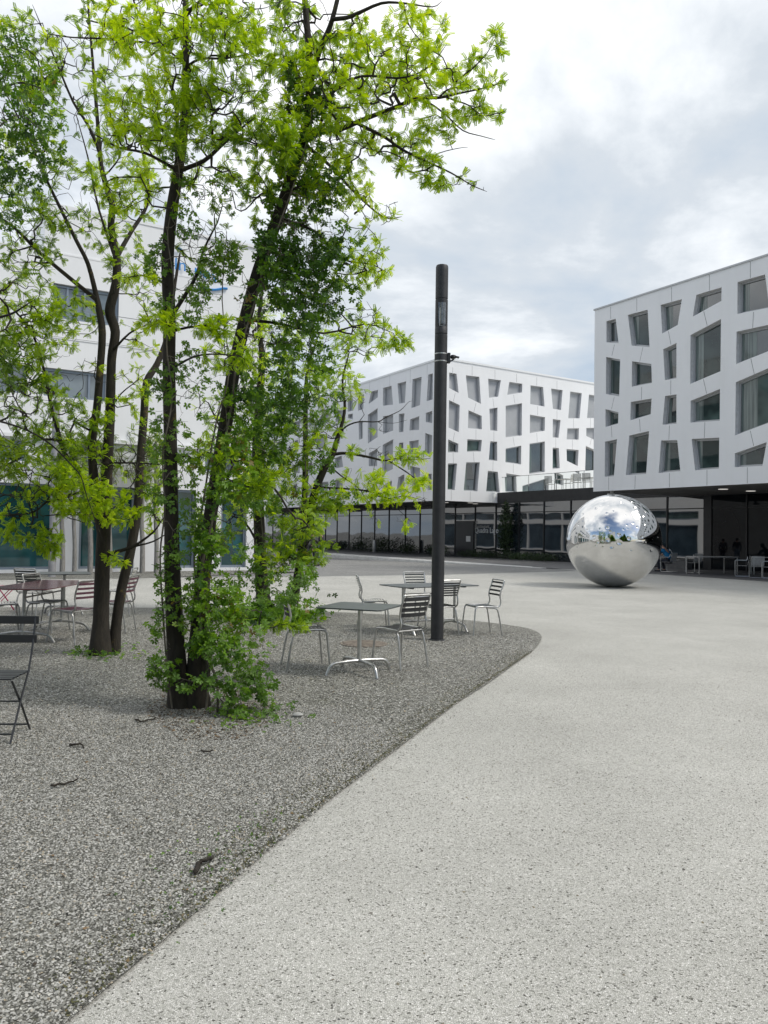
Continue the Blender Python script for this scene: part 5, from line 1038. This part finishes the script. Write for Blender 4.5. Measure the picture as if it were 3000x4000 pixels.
chair('galv', 'metal chair with black back slats seen from behind between red and grey tables', (-6.02, 13.45), -14, 5, 'slat_dark', 'slat_grey', .028)
chair('galv', 'metal chair with grey-black seat pushed under the left of the dark red table', (-5.05, 11.7), -100, 4, 'slat_dark', 'slat_dark', .03)
chair('galv', 'plain grey metal chair farthest back, right of the grey pedestal table', (-4.75, 13.95), 96, 5, 'slat_grey', 'slat_grey', .026)
def folding_chair(label, loc, rz, m_, slatm):
    r = empty('folding_chair', (loc[0], loc[1], .012), math.radians(rz)); tag(r, label, 'chair', 'folding bistro chairs')
    for sx in (-1, 1):
        b = MB(); b.tube([(sx*.205,.21,0),(sx*.205,.02,.30),(sx*.205,-.10,.47),(sx*.205,-.17,.66),(sx*.205,-.215,.87)], .0085, 6); b.build('back_post', m_, r, smooth=True)
        b = MB(); b.tube([(sx*.19,-.20,0),(sx*.19,-.02,.23),(sx*.19,.17,.44)], .0085, 6); b.build('leg', m_, r, smooth=True)
    b = MB()
    for z, y in ((.70,-.178),(.84,-.212)): b.box((0,y,z),(.46,.012,.062),0,.003)
    b.build('backrest', slatm, r)
    b = MB()
    for i in range(6): b.box((0,-.12+i*.062,.462),(.40,.046,.012),0,.002)
    b.build('seat', slatm, r)
    b = MB(); b.tube([(-.205,.165,.06),(.205,.165,.06)], .007, 6); b.tube([(-.19,-.15,.055),(.19,-.15,.055)], .007, 6); b.tube([(-.205,.04,.27),(.205,.04,.27)], .006, 6); b.build('stretcher', m_, r, smooth=True); return r
folding_chair('black folding bistro chair cut off by the left edge of the frame', (-2.87, 5.78), 184, M['frame_dark'], M['frame_dark'])
folding_chair('magenta folding chair behind the maroon-slatted chair at the left edge', (-6.95, 14.2), -60, M['magenta'], M['magenta'])

# manhole, stone, sticks on the gravel
mh = MB(); mc = gp(1420, 2518); mh.lathe([(.33,.0),(.33,.012),(.0,.0121)], 36)
for i in range(9):
    y = -.24+i*.06; w_ = math.sqrt(max(0, .29**2-y*y)); mh.box((0,y,.0145),(w_*2,.026,.006))
o = mh.build('manhole_cover', M['rust']); o.location = (-.255, 10.82, .012); o.rotation_euler = (0,0,.9); tag(o, 'round rusty ribbed manhole cover in the gravel behind the small table', 'manhole cover')
def pebble(px, py, s_, m_, label, cat, name):
    b = MB(); P = []; n = 10
    for i in range(5):
        for k_ in range(n):
            a = 2*math.pi*k_/n; t = math.pi*i/4; P.append((math.sin(t)*math.cos(a)*s_*(1+.12*math.sin(3*a+i)), math.sin(t)*math.sin(a)*s_*.7*(1+.1*math.cos(2*a)), s_*.45-math.cos(t)*s_*.45))
    b.add(P, [(i*n+k_, i*n+(k_+1) % n, (i+1)*n+(k_+1) % n, (i+1)*n+k_) for i in range(4) for k_ in range(n)])
    o = b.build(name, m_, smooth=True); o.location = gp(px, py, .012); tag(o, label, cat); return o
pebble(1162, 2801, .045, M['concrete'], 'grey rounded stone on the gravel right of the vine thicket', 'stone', 'stone')
def stick(pts, r_, label):
    b = MB(); P = [p+Vector((random.gauss(0,.006), random.gauss(0,.012), random.uniform(0,.008))) for p in smoothpts([gp(x, y, .02+.012*(i % 2)) for i, (x, y) in enumerate(pts)], 3)]; c = P[0].copy(); b.tube([p-c for p in P], [r_*(1-.5*i/len(P)) for i in range(len(P))], 6)
    o = b.build('dead_twig', M['bark'], smooth=True); o.location = c; tag(o, label, 'twig', 'dead twigs and bark on the gravel')
stick([(764,3412),(768,3390),(785,3372),(812,3362),(832,3348)], .013, 'dark curled piece of bark near the plaza edge')
stick([(195,3072),(240,3064),(275,3058),(300,3047)], .008, 'straight brown twig lying on the gravel at the lower left')
stick([(270,2912),(300,2908),(330,2918)], .009, 'short dark twig in front of the black folding chair shadow')
stick([(528,2812),(560,2818),(608,2806)], .008, 'thin dark twig left of the front tree base')
stick([(790,2932),(830,2934)], .007, 'light thin twig on the gravel below the front tree')

# ================================================================== CAFE TERRACE UNDER THE RIGHT BUILDING
def cafe_table(label, a, c, w_, z=.74, grp='cafe tables under the right building'):
    a = Vector(a); c = Vector(c); m_ = (a+c)/2; d = (c-a); L_ = d.length; ang = math.atan2(d.y, d.x)
    r = empty('cafe_table', (m_.x, m_.y, .005), ang); tag(r, label, 'table', grp)
    b = MB(); b.box((0,0,z),(L_,w_,.03),0,.004); b.build('tabletop', M['slat_grey'], r)
    for sx in (-1, 1):
        for sy in (-1, 1): b = MB(); b.box((sx*(L_/2-.03),sy*(w_/2-.03),(z-.015)/2),(.035,.035,z-.015)); b.build('leg', M['steel'], r)
    return r
def cantilever(label, loc, rz, grp='cantilever cafe chairs'):
    r = empty('cafe_chair', (loc[0], loc[1], .005), math.radians(rz)); tag(r, label, 'chair', grp)
    b = MB()
    for sx in (-1, 1): b.tube(roundpoly([(sx*.25,-.28,.012),(sx*.25,.24,.012),(sx*.25,.24,.66),(sx*.25,-.20,.66),(sx*.22,-.22,.80)], .06, 5), .0125, 8)
    b.tube([(-.25,-.28,.012),(.25,-.28,.012)], .0125, 8); b.build('frame', M['steel'], r, smooth=True)
    b = MB()
    for i in range(8): b.box((0,-.19+i*.053,.44),(.48,.04,.012))
    b.build('seat', M['slat_grey'], r)
    b = MB()
    for i in range(8): b.box((0,-.22-.012*i,.50+i*.047),(.46,.012,.036))
    b.build('backrest', M['slat_grey'], r); return r
g1, g2 = gp(2550+570/3.687, 2080+603/3.687), gp(2550+1130/3.687, 2080+600/3.687)
cafe_table('long slatted cafe table to the right of the seated person in blue', g1, g2, .8)
g3 = gp(2550+1470/3.687, 2080+610/3.687); g4 = g3+Vector((1.7,-.5,0)); cafe_table('cafe table at the right edge of the picture under the overhang', g3+Vector((.1,.5,0)), g4+Vector((.1,.5,0)), .8)
cq = gp(2550+1320/3.687, 2080+640/3.687); cantilever('cantilever cafe chair facing left at the right end of the long slatted table', (cq.x, cq.y+.25), 65)
cq = gp(2550+1480/3.687, 2080+655/3.687); cantilever('cantilever cafe chair seen from behind at the right-edge table', (cq.x+.15, cq.y+.2), -18)
cq = gp(2550+1620/3.687, 2080+665/3.687); cantilever('cantilever cafe chair nearest the right picture edge', (cq.x+.25, cq.y+.2), 60)
cq = gp(2550+660/3.687, 2080+590/3.687); cantilever('cantilever cafe chair tucked under the left end of the long slatted table', (cq.x, cq.y+.5), 20)
cq = gp(2550+1340/3.687, 2080+545/3.687); cantilever('cantilever cafe chair behind the long slatted table near its right end', (cq.x, cq.y-2.4), 200)
# low stone bench / planter edge along the glass
def ledge(s0, s1, t0, t1, h_, name, label, cat, m_):
    c = T((s0+s1)/2, (t0+t1)/2); b = MB(); b.prism([T(s0,t0), T(s1,t0), T(s1,t1), T(s0,t1)][::-1], .004, h_); o = b.build(name, m_, rel=(c[0], c[1], 0)); o.location = (c[0], c[1], 0); tag(o, label, cat); return o
ledge(GL.sz(2632,2200)[0], GL.sz(2722,2200)[0], .35, .9, .42, 'stone_bench', 'low dark stone bench against the glass behind the seated person in blue', 'bench', M['dark_paving'])

# ================================================================== PEOPLE
M['skin'] = mat('skin', fn=noisy((.36,.20,.14), (.42,.25,.18), 8, 3), rough=.55)
M['hair_dark'] = mat('hair_dark', fn=noisy((.012,.009,.007), (.03,.022,.016), 30, 4), rough=.6)
M['shirt_blue'] = mat('shirt_blue', fn=noisy((.004,.12,.27), (.008,.16,.34), 6, 4), rough=.8)
M['trousers'] = mat('trousers_dark', fn=noisy((.012,.014,.022), (.03,.032,.045), 8, 4), rough=.85)
M['jeans'] = mat('jeans', fn=noisy((.13,.18,.27), (.22,.28,.38), 10, 4), rough=.85)
M['jacket'] = mat('jacket_dark', fn=noisy((.012,.012,.014), (.03,.03,.032), 10, 4), rough=.85)
M['coat_grey'] = mat('coat_grey', fn=noisy((.05,.05,.055), (.09,.09,.095), 10, 4), rough=.85)
def skin_body(name, joints, edges, rad, m_, parent, root=0, sub=2):
    me = bpy.data.meshes.new(name); me.from_pydata([tuple(j) for j in joints], edges, []); o = bpy.data.objects.new(name, me); COL.objects.link(o); 
    sk = o.modifiers.new('s', 'SKIN'); sk.use_smooth_shade = True; sb = o.modifiers.new('u', 'SUBSURF'); sb.levels = sub; sb.render_levels = sub
    for i, r_ in enumerate(rad): me.skin_vertices[0].data[i].radius = (r_, r_) if not isinstance(r_, tuple) else r_
    me.skin_vertices[0].data[root].use_root = True
    dg = bpy.context.evaluated_depsgraph_get(); m2 = bpy.data.meshes.new_from_object(o.evaluated_get(dg)); bpy.data.objects.remove(o)
    m2.name = name; m2.materials.clear(); m2.materials.append(m_)
    for p in m2.polygons: p.use_smooth = True
    ob = bpy.data.objects.new(name, m2); COL.objects.link(ob); ob.parent = parent; return ob
def person(label, loc, rz, J, top, legs, hair=True, group=None, sleeves=True):
    """J: joints in metres, person faces +y. body is one continuous skin surface; clothes are shells over it"""
    r = empty('person', loc, math.radians(rz)); tag(r, label, 'person', group)
    names = ['pelvis','waist','chest','neck','head','crown','shL','elL','wrL','haL','shR','elR','wrR','haR','hipL','knL','anL','toL','hipR','knR','anR','toR']
    P = [J[n] for n in names]
    E = [(0,1),(1,2),(2,3),(3,4),(4,5),(2,6),(6,7),(7,8),(8,9),(2,10),(10,11),(11,12),(12,13),(0,14),(14,15),(15,16),(16,17),(0,18),(18,19),(19,20),(20,21)]
    R_ = [.125,.115,.13,.052,.085,.075,.06,.042,.028,.035,.06,.042,.028,.035,.09,.058,.04,.038,.09,.058,.04,.038]
    body = skin_body('body', P, E, R_, M['skin'], r)
    for nm, ids in (('L',(8,9)),('R',(12,13))):      # fingers and thumb, rooted in each palm
        w_, h_ = Vector(P[ids[0]]), Vector(P[ids[1]]); d = (h_-w_).normalized(); sd = d.cross(Vector((0,0,1))); sd = sd.normalized() if sd.length > .1 else Vector((1,0,0)); dn = sd.cross(d)
        hb_ = MB()
        for f_, (o_, l_) in enumerate(((-.027,.062),(-.009,.074),(.009,.070),(.026,.055))):
            p0 = h_+sd*o_; hb_.tube([p0, p0+d*l_*.5-dn*.004, p0+d*l_*.85-dn*.02, p0+d*l_-dn*.035], [.009,.0085,.008,.006], 6)
        p0 = h_-d*.02-sd*.035; hb_.tube([p0, p0-sd*.02+d*.02, p0-sd*.025+d*.05-dn*.01], [.011,.010,.008], 6)
        hb_.build('fingers', M['skin'], body, smooth=True)
    t_ = [(0,1),(1,2),(2,3),(2,4),(4,5),(2,6),(6,7)]; mid_ = lambda a, b_, f: tuple(Vector(a).lerp(Vector(b_), f))
    sl = .55 if sleeves == 'short' else 1.0
    eL = mid_(J['shL'], J['elL'], .85) if sleeves == 'short' else J['elL']; eR = mid_(J['shR'], J['elR'], .85) if sleeves == 'short' else J['elR']
    TP = [J['pelvis'], J['waist'], J['chest'], mid_(J['chest'], J['neck'], .62), J['shL'], eL, J['shR'], eR]; TRd = [.148,.14,.155,.075,.078,.064,.078,.064]
    if sleeves != 'short': TP += [J['wrL'], J['wrR']]; t_ += [(5,8),(7,9)]; TRd += [.044,.044]
    skin_body('shirt' if sleeves == 'short' else 'jacket', TP, t_, TRd, top, r, 0)
    LPz = [J['pelvis'], J['hipL'], J['knL'], J['anL'], J['hipR'], J['knR'], J['anR']]; skin_body('trousers', LPz, [(0,1),(1,2),(2,3),(0,4),(4,5),(5,6)], [.138,.108,.078,.056,.108,.078,.056], legs, r, 0)
    for nm in 'LR':
        a, t = Vector(J['an'+nm]), Vector(J['to'+nm]); b = MB(); d = (t-a); d.z = 0; d.normalize(); b.bar(a-d*.07+Vector((0,0,-.045)), a+d*.2+Vector((0,0,-.055)), .09, .07); b.build('shoe', M['frame_dark'], r)
    if hair:
        h_ = MB(); c = Vector(J['head']).lerp(Vector(J['crown']), .55); n = 16
        for i in range(9):
            t = math.pi*.62*i/8
        P = []
        fw = Vector(J.get('face', (0,1,0))).normalized()
        for i in range(9):
            for k_ in range(n):
                t = math.pi*.60*i/8; a = 2*math.pi*k_/n; v = Vector((math.sin(t)*math.cos(a), math.sin(t)*math.sin(a), math.cos(t)))
                drop = 1.0 if v.dot(fw) < .3 else max(.0, 1-(v.dot(fw)-.3)*1.2); v2 = Vector((v.x, v.y, v.z if drop > .9 else max(v.z, .25)))
                P.append(c+Vector((v2.x*.092, v2.y*.105, v2.z*.105))-fw*.012)
        h_.add(P, [(i*n+k_, (i+1)*n+k_, (i+1)*n+(k_+1) % n, i*n+(k_+1) % n) for i in range(8) for k_ in range(n)]); h_.build('hair', M['hair_dark'], r, smooth=True)
        f_ = MB(); c = Vector(J['head'])+fw*.088; f_.tube([c+Vector((0,0,.035)), c+fw*.018+Vector((0,0,.0)), c+Vector((0,0,-.01))], [.008,.013,.008], 6)
        sdv = fw.cross(Vector((0,0,1))).normalized()
        for sg in (-1, 1): f_.tube([c+sdv*sg*.030-fw*.008+Vector((0,0,.03)), c+sdv*sg*.030+fw*.0+Vector((0,0,.03))], .010, 6); f_.tube([Vector(J['head'])+sdv*sg*.082+Vector((0,0,.03)), Vector(J['head'])+sdv*sg*.09+Vector((0,0,-.02))], [.016,.012], 6)
        f_.tube([c-sdv*.022-fw*.006+Vector((0,0,-.042)), c+fw*.001+Vector((0,0,-.045)), c+sdv*.022-fw*.006+Vector((0,0,-.042))], .006, 5); f_.build('face', M['skin'], body, smooth=True)
    return r
def seated(lean=.28, head=.30):
    return dict(pelvis=(0,-.02,.53), waist=(0,.02,.68), chest=(0,lean*.45,.90), neck=(0,lean*.75,1.07), head=(0,lean+head*.25,1.17), crown=(0,lean+head*.32,1.25),
        shL=(-.19,lean*.6,.98), elL=(-.25,lean+.12,.74), wrL=(-.15,lean+.34,.76), haL=(-.12,lean+.41,.76), shR=(.19,lean*.6,.98), elR=(.25,lean+.12,.74), wrR=(.12,lean+.34,.76), haR=(.09,lean+.41,.76),
        hipL=(-.11,.04,.50), knL=(-.15,.42,.50), anL=(-.15,.38,.09), toL=(-.16,.50,.04), hipR=(.11,.04,.50), knR=(.15,.42,.50), anR=(.15,.30,.09), toR=(.16,.42,.04), face=(0,1,-.25))
def walking(st=.26, h=0.0):
    return dict(pelvis=(0,0,.93), waist=(0,.0,1.08), chest=(0,.02,1.30), neck=(0,.03,1.47), head=(0,.05,1.57), crown=(0,.05,1.66),
        shL=(-.18,.02,1.39), elL=(-.23,-.10,1.12), wrL=(-.23,-.08,.87), haL=(-.23,-.05,.80), shR=(.18,.02,1.39), elR=(.23,.06,1.12), wrR=(.22,.18,.90), haR=(.22,.22,.83),
        hipL=(-.09,.0,.88), knL=(-.10,st*.75,.50), anL=(-.10,st,.09), toL=(-.10,st+.13,.05), hipR=(.09,.0,.88), knR=(.10,-st*.2,.48), anR=(.10,-st*1.1,.12), toR=(.10,-st*1.1+.12,.05), face=(0,1,0))
pb_ = gp(2550+245/3.687, 2080+570/3.687)
pr1 = person('person in a blue T-shirt with white emblem bent over a table beside the ball', (pb_.x, pb_.y+.15, .005), 38, seated(.34,.3), M['shirt_blue'], M['trousers'], sleeves='short')
cantilever('cantilever cafe chair carrying the person in blue', (pb_.x, pb_.y+.15), 38)
# white emblem on the back of the shirt
em = MB()
for k_ in range(5):
    a = math.pi/2+k_*2*math.pi/5; c = Vector((math.cos(a)*.038, 0, math.sin(a)*.038)); em.tube([c*.35, c*1.25], .011, 5)
em.box((.05,0,-.10),(.03,.008,.17)); em.box((.028,0,-.035),(.03,.008,.03))
eo = em.build('emblem', M['white_paint'], None)
for ch in pr1.children:
    if ch.name.startswith('shirt'): eo.parent = ch
eo.location = (-.02,-.075,.98); eo.rotation_euler = (math.radians(-28),0,0)
ta = Vector((pb_.x-.62, pb_.y+.72, 0)); cafe_table('small cafe table in front of the person in blue, mostly behind the mirror ball', ta-Vector((.35,.05,0)), ta+Vector((.35,.05,0)), .7)
pd = gp(2550+1110/3.687, 2080+530/3.687); person('dark-clothed person seated behind the long slatted cafe table', (pd.x, pd.y-2.6, .005), 150, seated(.24,.2), M['jacket'], M['trousers'])
def road_z(p):
    best = None
    for v in road.data.vertices:
        d = (v.co.x-p.x)**2+(v.co.y-p.y)**2
        if best is None or d < best[0]: best = (d, v.co.z)
    return best[1]
q1 = gp(1254, 2218, -.17); person('person in pale jeans and dark top walking left beyond the leaning tree', (q1.x, q1.y, road_z(q1)), 75, walking(.12), M['jacket'], M['jeans'])
q2 = gp(1221, 2214, -.17); person('person in dark clothes walking left ahead of the one in pale jeans', (q2.x, q2.y, road_z(q2)), 80, walking(.28), M['coat_grey'], M['trousers'])

# ================================================================== ALONG THE GLASS FRONT
def tt(px, py, t): # point t metres in front of the glass plane for a pixel column
    s_ = GL.sz(px, py)[0]; return T(s_, t)
def bushy(name, label, cat, base, blobs, size, lm='leaf_dark', stem=None, n_per=1, group=None, tpl=None):
    root = empty(name, base); tag(root, label, cat, group)
    if stem:
        b = MB(); b.tube([(0,0,0),(.02,0,stem*.5),(0,.02,stem)], [.05,.04,.02], 7); b.build('trunk', M['bark'], root, smooth=True)
    P = []; 
    for (c, r_, n) in blobs:
        for _ in range(n):
            v = RNG.normal(0, 1, 3); v /= np.linalg.norm(v); v *= np.array(r_)*RNG.random()**.4; P.append(np.array(base)+np.array(c)+v)
    P = np.array(P); ax = RNG.normal(0, 1, P.shape); V, F = scatter(tpl or PALM, P, ax, RNG.uniform(size[0], size[1], len(P)), .9); leafmesh('crown' if stem else 'foliage', V, F, clump_tint(V, 1.5), M[lm], root); return root
bx_, by_ = tt(1994, 2170, .42)
bushy('columnar_tree', 'dark narrow columnar tree before the glass front, right of the entrance door', 'tree', (bx_, by_, .004), [((0,0,z),(.55*w_,.55*w_,.5),int(260*w_)+60) for z, w_ in ((.7,.6),(1.0,.9),(1.4,1.0),(1.8,1.0),(2.2,.9),(2.6,.8),(3.0,.55),(3.3,.35))], (.09,.16), stem=2.6)
k_ = 0
for px in (1872, 1945, 2035, 2085, 2130, 2165):
    bx_, by_ = tt(px, 2190, .8); k_ += 1
    bushy('low_shrub', ['low dark shrub just right of the posted entrance door','low dark shrub left of the columnar tree foot','low dark shrub right of the columnar tree foot','third low dark shrub to the right of the columnar tree','dark shrub two before the end of the bed by the mirror ball','dark shrub at the right end of the bed, nearest the mirror ball'][k_-1], 'shrub', (bx_, by_, .004), [((0,0,.22),(.95,.6,.28),520)], (.06,.11), group='low shrubs along the glass front')
for i, px in enumerate((1300, 1360, 1450, 1500, 1545, 1640, 1760)):
    bx_, by_ = tt(px, 2160, 1.1)
    bushy('low_shrub', ['dark shrub at the glass front, leftmost seen past the leaning tree','dark shrub at the glass front, second past the leaning tree','dark tall shrub at the glass front second left of the ash bin','dark tall shrub immediately left of the ash bin','dark tall shrub directly behind the ash bin','dark shrub at the glass front just left of the lamp post','small dark shrub left of the entrance door'][i], 'shrub', (bx_, by_, .004), [((0,0,.5 if i in (2,3,4) else .35),(.9,.6,(.75 if i in (2,3,4) else .4)),700)], (.07,.13), group='low shrubs along the glass front')
bx_, by_ = tt(1556, 2163, 2.2); bn = empty('ash_bin', (bx_, by_, .004)); tag(bn, 'slim steel ash bin standing before the dark glass front', 'bin')
b = MB(); b.lathe([(.13,0),(.14,.02),(.14,.86),(.13,.88)], 20); b.build('body', M['galv'], bn, smooth=True); b = MB(); b.lathe([(.15,.90),(.15,.96),(.08,1.0)], 20); b.tube([(0,0,.88),(0,0,.9)], .1, 10); b.build('lid', M['steel'], bn, smooth=True)

# ================================================================== ROOF TERRACE FURNITURE
def TP_(px, py, t=0.0):
    s_, z_ = GL.sz(px, py); return s_
def tchair(label, px, t, rz):
    s_ = GL.sz(px, 1900)[0]; p = GL.w(s_, ZB-.03, -t); r = empty('terrace_chair', p, math.radians(rz)); tag(r, label, 'chair', 'chairs on the roof terrace')
    for sx in (-1, 1):
        b = MB(); b.tube([(sx*.25,.24,0),(sx*.25,.22,.64),(sx*.25,-.22,.66)], .014, 6); b.build('leg', M['steel'], r); b = MB(); b.tube([(sx*.25,-.28,0),(sx*.25,-.22,.45),(sx*.25,-.30,.95)], .014, 6); b.build('leg', M['steel'], r)
    b = MB(); b.box((0,0,.44),(.48,.46,.02)); b.build('seat', M['slat_grey'], r); b = MB()
    for i in range(7): b.box((0,-.235-.01*i,.53+i*.064),(.48,.012,.048))
    b.build('backrest', M['slat_grey'], r); return r
for lab, px, t, rz in (('terrace chair at the left end of the roof terrace table',2112,.9,-40),('terrace chair right of the first roof terrace table',2180,1.0,50),('terrace chair seen from behind at the middle of the roof terrace',2224,.8,-30),('terrace chair fourth from the left on the roof terrace',2256,.9,-30),('terrace chair partly hidden by the right building',2290,1.1,30),('terrace chair nearest the right building corner',2308,.8,-30)): tchair(lab, px, t, rz)
for lab, p0, p1, t in (('grey table on the left of the roof terrace',2122,2168,1.5),('grey table on the right of the roof terrace',2200,2250,1.8)):
    a = GL.w(GL.sz(p0,1900)[0], 0, -t); c = GL.w(GL.sz(p1,1900)[0], 0, -t); r = cafe_table(lab, a, c, .8, .74, 'tables on the roof terrace'); r.location.z = ZB-.03
r = cafe_table('tall bar table beside the right building on the roof terrace', GL.w(GL.sz(2290,1900)[0],0,-1.6), GL.w(GL.sz(2330,1900)[0],0,-1.6), .8, 1.1, 'tables on the roof terrace'); r.location.z = ZB-.03

# ================================================================== BEHIND THE VIEWER (seen in the mirror ball and the glass)
def conifer(label, x, y, h_, r_, n, group='dark trees behind the viewer, mirrored in the ball'):
    root = empty('conifer', (x, y, 0)); tag(root, label, 'tree', group); b = MB(); b.tube([(0,0,0),(0,0,h_*.5),(0,0,h_)], [.28,.16,.03], 7); b.build('trunk', M['bark'], root)
    P = []
    for _ in range(n):
        z = h_*(.08+.92*RNG.random()**1.2); rr_ = r_*(1-z/h_)**.8*(.55+.45*RNG.random())*(1+.25*math.sin(z*4)); a = RNG.random()*2*math.pi; P.append((x+rr_*math.cos(a), y+rr_*math.sin(a), z))
    P = np.array(P); ax = P-np.array([x, y, 0])[None, :]; ax[:, 2] = -.3; ax += RNG.normal(0, .4, ax.shape); V, F = scatter(PALM, P, ax, RNG.uniform(.7, 1.3, n), .5); leafmesh('crown', V, F, clump_tint(V, .5), M['leaf_vine'], root)
for a in (('broad conifer behind the viewer, mirrored left of centre in the ball',-5,-11,10,5.5,6000),('pointed conifer behind the viewer, first of the group at the right of the mirror image',9,-15,10,4.5,4500),('pointed conifer behind the viewer, tallest of the group',14,-17,13,5,5500),('pointed conifer behind the viewer, last of the group',20,-17,9,4.5,4000)): conifer(*a)
def far_block(label, x, y, rz, w_, d_, h_, storeys):
    r = empty('distant_building', (x, y, 0), rz); tag(r, label, 'building'); b = MB(); b.box((0,0,h_/2), (w_, d_, h_)); b.build('wall', M['white_wall'], r)
    for k_ in range(storeys):
        z = 2.2+k_*(h_-2)/storeys
        for i in range(int(w_/3)):
            b = MB(); xx = -w_/2+1.6+i*3; 
            for sy in (-1, 1): b.box((xx, sy*d_/2, z+.2), (1.5, .1, 1.5)) if sy > 0 else None
            b.build('window', M['pane'], r)
    b = MB(); b.box((0,0,h_+.1), (w_+.2, d_+.2, .2)); b.build('roof', M['frame_grey'], r)
far_block('white tower behind the viewer, mirrored in the middle of the ball', -14, -42, -.2, 14, 12, 26, 0)
far_block('white slab block with rows of windows far behind, mirrored at the left of the ball', -44, -14, -1.2, 26, 12, 13, 4)

# ================================================================== LOOSE GRAVEL CHIPS NEAR THE VIEWER
def loose(name, n, region, size, m_, z0, flat=.5):
    from mathutils.geometry import intersect_point_tri_2d
    tris = [[Vector(region[i]) for i in t] for t in tessellate_polygon([[Vector((p[0], p[1], 0)) for p in region]])]
    ar = np.array([abs((b_-a).cross(c-a)) if True else 0 for a, b_, c in [tuple(Vector(v) for v in t) for t in tris]]); ar = ar/ar.sum()
    k_ = RNG.choice(len(tris), n, p=ar); u_ = RNG.random(n); v_ = RNG.random(n); fl = u_+v_ > 1; u_[fl] = 1-u_[fl]; v_[fl] = 1-v_[fl]
    A = np.array([[list(p) for p in t] for t in tris])[k_]; P = A[:, 0]+(A[:, 1]-A[:, 0])*u_[:, None]+(A[:, 2]-A[:, 0])*v_[:, None]
    base = np.array([(1,0,0),(.3,.9,.1),(-.8,.5,-.1),(-.7,-.6,.1),(.4,-.85,0),(.15,.1,1),(-.1,0,-1)]); F = [(0,1,5),(1,2,5),(2,3,5),(3,4,5),(4,0,5)]
    V = base[None]*(1+RNG.normal(0, .22, (n, 7, 1)))*np.array([1, .75, flat])[None, None]; a = RNG.random(n)*6.283; ca, sa = np.cos(a), np.sin(a)
    tx = RNG.normal(0, .28, n); ty = RNG.normal(0, .28, n); V[..., 2] += V[..., 0]*tx[:, None]+V[..., 1]*ty[:, None]
    X = V[..., 0]*ca[:, None]-V[..., 1]*sa[:, None]; Y = V[..., 0]*sa[:, None]+V[..., 1]*ca[:, None]; s_ = RNG.uniform(size[0], size[1], n)
    W_ = np.stack([X*s_[:, None]+P[:, 0:1], Y*s_[:, None]+P[:, 1:2], V[..., 2]*s_[:, None]+z0+s_[:, None]*.12], axis=2)
    c = (float(P[:, 0].mean()), float(P[:, 1].mean()), 0); dummy = empty('tmp', c); o = leafmesh(name, W_, F, RNG.random(n), m_, dummy); o.parent = None; o.location = c; bpy.data.objects.remove(dummy); tag(o, kind='stuff'); return o
def chipmat(name, els):
    def fn(t, b):
        a = nd(t, 'ShaderNodeAttribute', attribute_name='tint'); r = ramp(t, a.outputs['Fac'], els); t.links.new(r.outputs[0], b.inputs['Base Color'])
    return mat(name, rough=.8, fn=fn)
M['chip'] = chipmat('gravel_chip', [(0, (.04,.039,.032)), (.2, (.115,.113,.098)), (.5, (.24,.238,.218)), (.75, (.35,.348,.325)), (.94, (.47,.465,.445)), (1, (.30,.24,.15))])
inner = [gp(265,4000)[:2], gp(820,3525)[:2], gp(1310,3112)[:2], gp(1590,2900)[:2], gp(1300,2760)[:2], gp(-60,2760)[:2], gp(-60,4060)[:2], gp(200,4060)[:2]]
loose('loose_gravel', 120000, [tuple(p) for p in inner], (.0035, .0082), M['chip'], .012)
back = [gp(1590,2900)[:2], gp(1808,2734)[:2], gp(1989,2612)[:2], gp(2080,2550)[:2], gp(2080,2480)[:2], gp(1000,2440)[:2], gp(-60,2440)[:2], gp(-60,2780)[:2], gp(1300,2780)[:2]]
loose('loose_gravel', 42000, [tuple(p) for p in back], (.006, .012), M['chip'], .012)
M['moss_chip'] = chipmat('moss_chip', [(0, (.02,.022,.012)), (.5, (.05,.055,.02)), (.8, (.10,.10,.035)), (1, (.16,.11,.05))])
M['litter'] = chipmat('litter_and_shade', [(0, (.025,.02,.014)), (.6, (.07,.05,.03)), (1, (.22,.14,.07))])
edge = [gp(*p)[:2] for p in ((265,3990),(540,3765),(820,3522),(1100,3279),(1310,3110),(1500,2966),(1808,2733),(1989,2611),(2080,2550))]
nrm = Vector((-.76,.65)); nn_ = len(edge)
for w_, n_ in ((.04, 1500), (.25, 2600)): loose('edge_moss', n_, [tuple(p) for p in edge]+[tuple(Vector(p)+nrm*w_) for p in reversed(edge)], (.003, .007), M['moss_chip'], .016, .7)
loose('spilled_gravel', 700, [tuple(p) for p in edge]+[tuple(Vector(p)-nrm*.13) for p in reversed(edge)], (.003, .0075), M['chip'], .0, .5)
loose('litter_and_shade', 1500, [gp(560,2790)[:2],gp(700,2900)[:2],gp(930,2900)[:2],gp(1090,2800)[:2],gp(980,2700)[:2],gp(640,2700)[:2]], (.005, .014), M['litter'], .016, .25)  # brown litter chips; their dark tone also stands in for tree-foot shade
loose('litter_and_shade', 260, [gp(0,3900)[:2],gp(800,3500)[:2],gp(1500,2900)[:2],gp(1200,2600)[:2],gp(0,2600)[:2]], (.004, .012), M['litter'], .016, .25)
M['dark_chip'] = chipmat('dark_chip', [(0, (.03,.03,.028)), (.7, (.14,.13,.11)), (1, (.20,.17,.10))])
pr_ = [gp(700,4050)[:2], gp(1100,3400)[:2], gp(1700,2900)[:2], gp(2300,2600)[:2], gp(3050,2600)[:2], gp(3050,4050)[:2]]
loose('plaza_specks', 1300, [tuple(p) for p in pr_], (.003, .008), M['dark_chip'], .0, .35)
